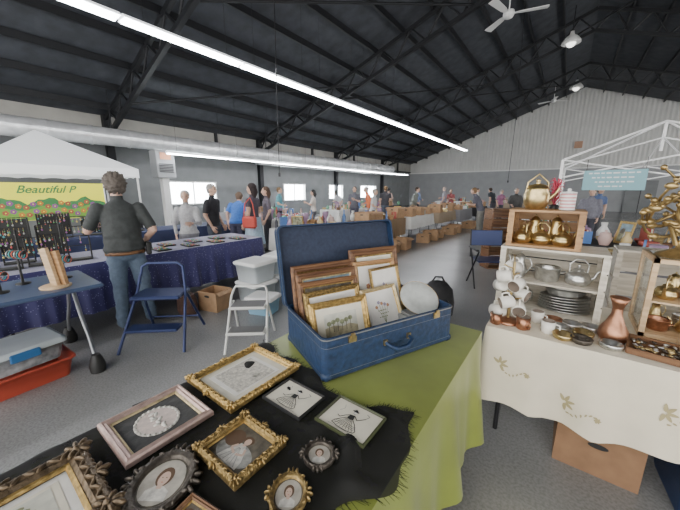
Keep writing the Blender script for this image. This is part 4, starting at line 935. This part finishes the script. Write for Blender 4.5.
for (p,q) in(((-1,-1),(1,-1)),((1,-1),(1,1)),((1,1),(-1,1)),((-1,1),(-1,-1))):
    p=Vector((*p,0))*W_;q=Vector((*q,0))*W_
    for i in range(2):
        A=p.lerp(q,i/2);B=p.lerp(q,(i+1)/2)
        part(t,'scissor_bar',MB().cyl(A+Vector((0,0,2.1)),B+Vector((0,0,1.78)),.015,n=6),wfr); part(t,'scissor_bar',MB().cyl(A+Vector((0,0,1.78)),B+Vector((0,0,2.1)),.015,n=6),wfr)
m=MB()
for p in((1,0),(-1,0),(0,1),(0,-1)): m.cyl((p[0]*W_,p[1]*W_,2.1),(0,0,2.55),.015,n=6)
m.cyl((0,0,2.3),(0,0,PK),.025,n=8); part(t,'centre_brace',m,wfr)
t=thing('hanging_sign','pale blue printed sign hanging from the canopy frame','sign',(.58,7.1,1.62),-8)
part(t,'sign_board',MB().box((0,0,.1),(.82,.01,.34)),mat('pale_blue_sign',(.27,.5,.56),.6))
m=MB()
for r_ in range(4):
    x=-.34+.05*r_
    while x<.28-.05*r_:
        l_=rnd(.03,.09); m.box((x+l_/2,-.008,.22-r_*.075),(l_,.003,.022)); x+=l_+.022
part(t,'printed_lines',m,white)
for sx in(-1,1): part(t,'cord',MB().cyl((sx*.38,0,.27),(sx*.38,.0,.46),.004,n=5),blackm)
t=thing('folding_chair','navy blue folding camping chair with black frame','chair',(-.9,5.3,0),-150)
for sx in(-1,1):
    part(t,'leg',MB().cyl((sx*.27,-.22,0),(sx*.25,.2,.6),.012),blackm); part(t,'leg',MB().cyl((sx*.27,.22,0),(sx*.25,-.2,.6),.012),blackm)
    part(t,'armrest',MB().bbox((sx*.27,0,.62),(.05,.42,.03),.01),blackp); part(t,'back_post',MB().cyl((sx*.25,-.2,.44),(sx*.25,-.27,.9),.012),blackm)
part(t,'seat',MB().bbox((0,0,.44),(.5,.42,.02),.008),nav2); part(t,'backrest',MB().bbox((0,-.25,.76),(.5,.02,.26),.008,rot=Matrix.Rotation(R(9),3,'X')),nav2)
# ------------------------------------------------------------------ stall contents
def pv(label,prof,mt,cat='vase',name='vase'):
    m=MB(); m.lathe(prof,n=16); return solid(name,label,cat,m,mt,(0,0,0))
VM=[mat('glaze_%d'%i,c,.25) for i,c in enumerate([(.7,.7,.68),(.1,.2,.45),(.42,.1,.08),(.15,.35,.22),(.6,.45,.2),(.3,.2,.3),(.05,.05,.06),(.6,.42,.38),(.3,.5,.55)])]
P=[]
vp=[[(.04,0),(.07,.05),(.075,.12),(.03,.2),(.04,.25),(.035,.25),(.025,.2)],[(.05,0),(.03,.03),(.02,.12),(.06,.22),(.065,.28),(.055,.28)],[(.035,0),(.037,.15),(.013,.2),(.012,.27),(.016,.28)],[(.04,0),(.08,.04),(.095,.08),(.085,.08),(.04,.02)],[(.05,0),(.08,.08),(.06,.14),(.06,.16),(.01,.18),(.015,.2)]]
names=[('vase','vase'),('goblet','goblet'),('bottle','bottle'),('bowl','bowl'),('lidded_jar','jar')]
cn=['white','blue','red','green','tan','mauve','black','pink','turquoise']
for i,(p_,nmc) in enumerate(zip(vp,names)):
    for j in range(3):
        k=(i*3+j*2)%9
        P.append(pv('%s glazed %s set out for sale'%(cn[k],nmc[1]),p_,VM[k],nmc[1],nmc[0]))
def fig(k):
    t=thing('figurine','small %s porcelain figurine for sale'%cn[k],'figurine',(0,0,0))
    part(t,'figure',MB().lathe([(.05,0),(.055,.02),(.035,.08),(.028,.12),(.04,.15),(.012,.175)],n=14).sph((0,0,.2),(.022,.022,.028),10,8),VM[k]); part(t,'base',MB().box((0,0,.005),(.1,.1,.01)),woodb); return t
P.append(fig(0));P.append(fig(7))
def bookp(k):
    t=thing('book','hardback book with %s cover for sale'%cn[k],'book',(0,0,0))
    part(t,'cover',MB().box((0,-.014,.11),(.15,.003,.22)).box((0,.014,.11),(.15,.003,.22)).box((-.075,0,.11),(.003,.03,.22)),VM[k]); part(t,'pages',MB().box((.0,0,.11),(.14,.024,.21)),cream); return t
P.append(bookp(2));P.append(bookp(1));P.append(bookp(6))
def sbox(k,c1):
    t=thing('storage_box','small lidded %s keepsake box for sale'%k,'box',(0,0,0))
    part(t,'box_body',MB().box((0,0,.045),(.17,.12,.09)),c1); part(t,'lid',MB().bbox((0,0,.105),(.175,.125,.03),.008),c1); return t
P+= [sbox('wooden',woodb),sbox('white',white),sbox('brass',brass)]
def bask():
    t=thing('basket','woven wicker basket with arched handle for sale','basket',(0,0,0))
    m=MB()
    for i in range(7): m.lathe([(.07+.005*i,i*.018),(.08+.005*i,i*.018+.009),(.073+.005*i,i*.018+.018)],n=20,cap=(i==0))
    part(t,'basket_body',m,woodo); part(t,'handle',MB().tube([(.105*math.cos(R(a)),0,.11+.15*math.sin(R(a))) for a in range(0,181,20)],.008),woodo); return t
P.append(bask())
def pframe():
    t=thing('picture_frame','framed picture standing upright on a stall','picture frame',(0,0,0))
    m=MB(); moulding(m,.24,.3,[(0,0),(0,.015),(.03,.01)]); 
    q=Matrix.Translation((0,0,.15))@Matrix.Rotation(R(80),4,'X'); m.v=[tuple(q@Vector(p)) for p in m.v]; part(t,'frame_moulding',m,gold)
    m=MB(); m.T=q; m.box((0,0,.004),(.2,.26,.004)); cmx=c_land(m,.18,.24,.007); part(t,'picture',m,cmx); 
    m=MB(); m.cyl((0,.03,.2),(0,.1,0),.006); part(t,'easel_leg',m,woodb); return t
P.append(pframe())
NP=len(P); placed={}
def put(i,x,y,z_,rz,s=1.):
    src=P[i]
    if i not in placed: placed[i]=1; src.location=(x,y,z_); src.rotation_euler=(0,0,R(rz)); src.scale=(s,s,s); src["group"]='assorted %ss on the stalls'%src["category"]; return src
    return clone(src,(x,y,z_),rz,sc=s)
def stall(cx,cy,hx,hy,label,mt,n,boxes=0,under=0,s=(0.8,1.2)):
    ftable('folding table beneath a '+label,cx,cy,hx-.02,hy-.02,.75,group='market folding tables')
    cloth('tablecloth',label+' over a stall table',cx,cy,hx,hy,.753,.35+.15*random.random(),mt,.03,12)
    slots=[]; nx=max(1,int(2*hx/.21)); ny=max(1,int(2*hy/.22))
    for i in range(nx):
        for j in range(ny): slots.append((cx-hx+(i+.5)*2*hx/nx,cy-hy+(j+.5)*2*hy/ny))
    random.shuffle(slots); slots=slots[:n]
    bx=[]
    for i in range(boxes):
        x=cx+hx-.24; y=cy-hy+.3+i*(2*hy-.5)/max(1,boxes-1) if boxes>1 else cy
        clone(protoB,(x,y,.757),rnd(-10,10),sc=(1,1,rnd(.7,1.2)),label='open brown cardboard box of stock on a stall'); bx.append((x,y))
    for k,(x,y) in enumerate(slots):
        if any(abs(x-a)<.36 and abs(y-b)<.3 for a,b in bx): continue
        put(random.randrange(NP),x+rnd(-.01,.01),y+rnd(-.01,.01),.757,rnd(0,360),rnd(*s))
    for i in range(under):
        clone(protoB,(cx+hx+.3,cy-hy+.3+i*.62,0),rnd(-12,12),sc=rnd(.9,1.15),label='brown cardboard box on the floor beside a stall')
wc=mat('white_tablecloth',(.7,.7,.68),.8,0,5,.05); bkc=mat('black_tablecloth',(.03,.03,.035),.8); bgc=mat('burgundy_tablecloth',(.25,.05,.06),.8); gyc=mat('grey_tablecloth',(.3,.3,.32),.8); tnc=mat('tan_tablecloth',(.35,.28,.2),.8)
protoB.location=(-3.98,6.35,.757)
stall(-4.6,5.1,.42,.9,'white cloth',wc,30,0,1)
stall(-6.9,6.1,.42,.8,'white cloth',wc,24,0)
stall(-4.2,7.4,.42,.9,'brown cloth',mat('brown_cloth',(.25,.17,.1),.8),30,2,2)
stall(-4.1,9.4,.42,.95,'white cloth',wc,30,3,3)
stall(-4.0,11.6,.42,.95,'tan cloth',tnc,26,2,2)
stall(-3.9,13.8,.42,.95,'grey cloth',gyc,26,2,2)
stall(-3.7,16.,.42,.95,'black cloth',bkc,20,2)
stall(-7.8,10.9,.5,1.2,'white cloth',wc,28,1)
stall(-7.8,14.2,.5,1.2,'black cloth',bkc,22,1)
stall(-9.6,7.4,.5,1.2,'grey cloth',gyc,22,1)
stall(-6.3,22.5,1.5,.45,'white cloth',wc,16,1)
stall(-2.2,21.5,1.6,.45,'tan cloth',tnc,16,1)
stall(.4,6.1,.9,.4,'black cloth',bkc,30,0,0,(.8,1.25))
stall(-.3,8.2,.4,.9,'burgundy cloth',bgc,28,1,0,(.8,1.2))
stall(-.7,11.8,.4,.9,'white cloth',wc,22,2)
stall(-.9,14.3,.4,.9,'black cloth',bkc,20,1)
stall(1.3,4.3,.9,.4,'grey cloth',gyc,32,0,0,(.8,1.25))
crate('tall brown wooden bookcase beside the aisle',(-1.0,6.75,0),40,.6,.3,1.2,woodb,.6,6)
# ------------------------------------------------------------------ light, world, camera
w=bpy.data.worlds.new('World'); bpy.context.scene.world=w; w.use_nodes=True
w.node_tree.nodes['Background'].inputs['Color'].default_value=(1.,.985,.96,1); w.node_tree.nodes['Background'].inputs['Strength'].default_value=4.4
cam=bpy.data.cameras.new('camera'); cam.lens=300/680*36; cam.sensor_width=36; cam.clip_start=.02; cam.clip_end=100
co=bpy.data.objects.new('camera',cam); co.location=(0,0,1.55); co.rotation_euler=(R(90-12.2),0,R(36.8)); COL.objects.link(co)
bpy.context.scene.camera=co
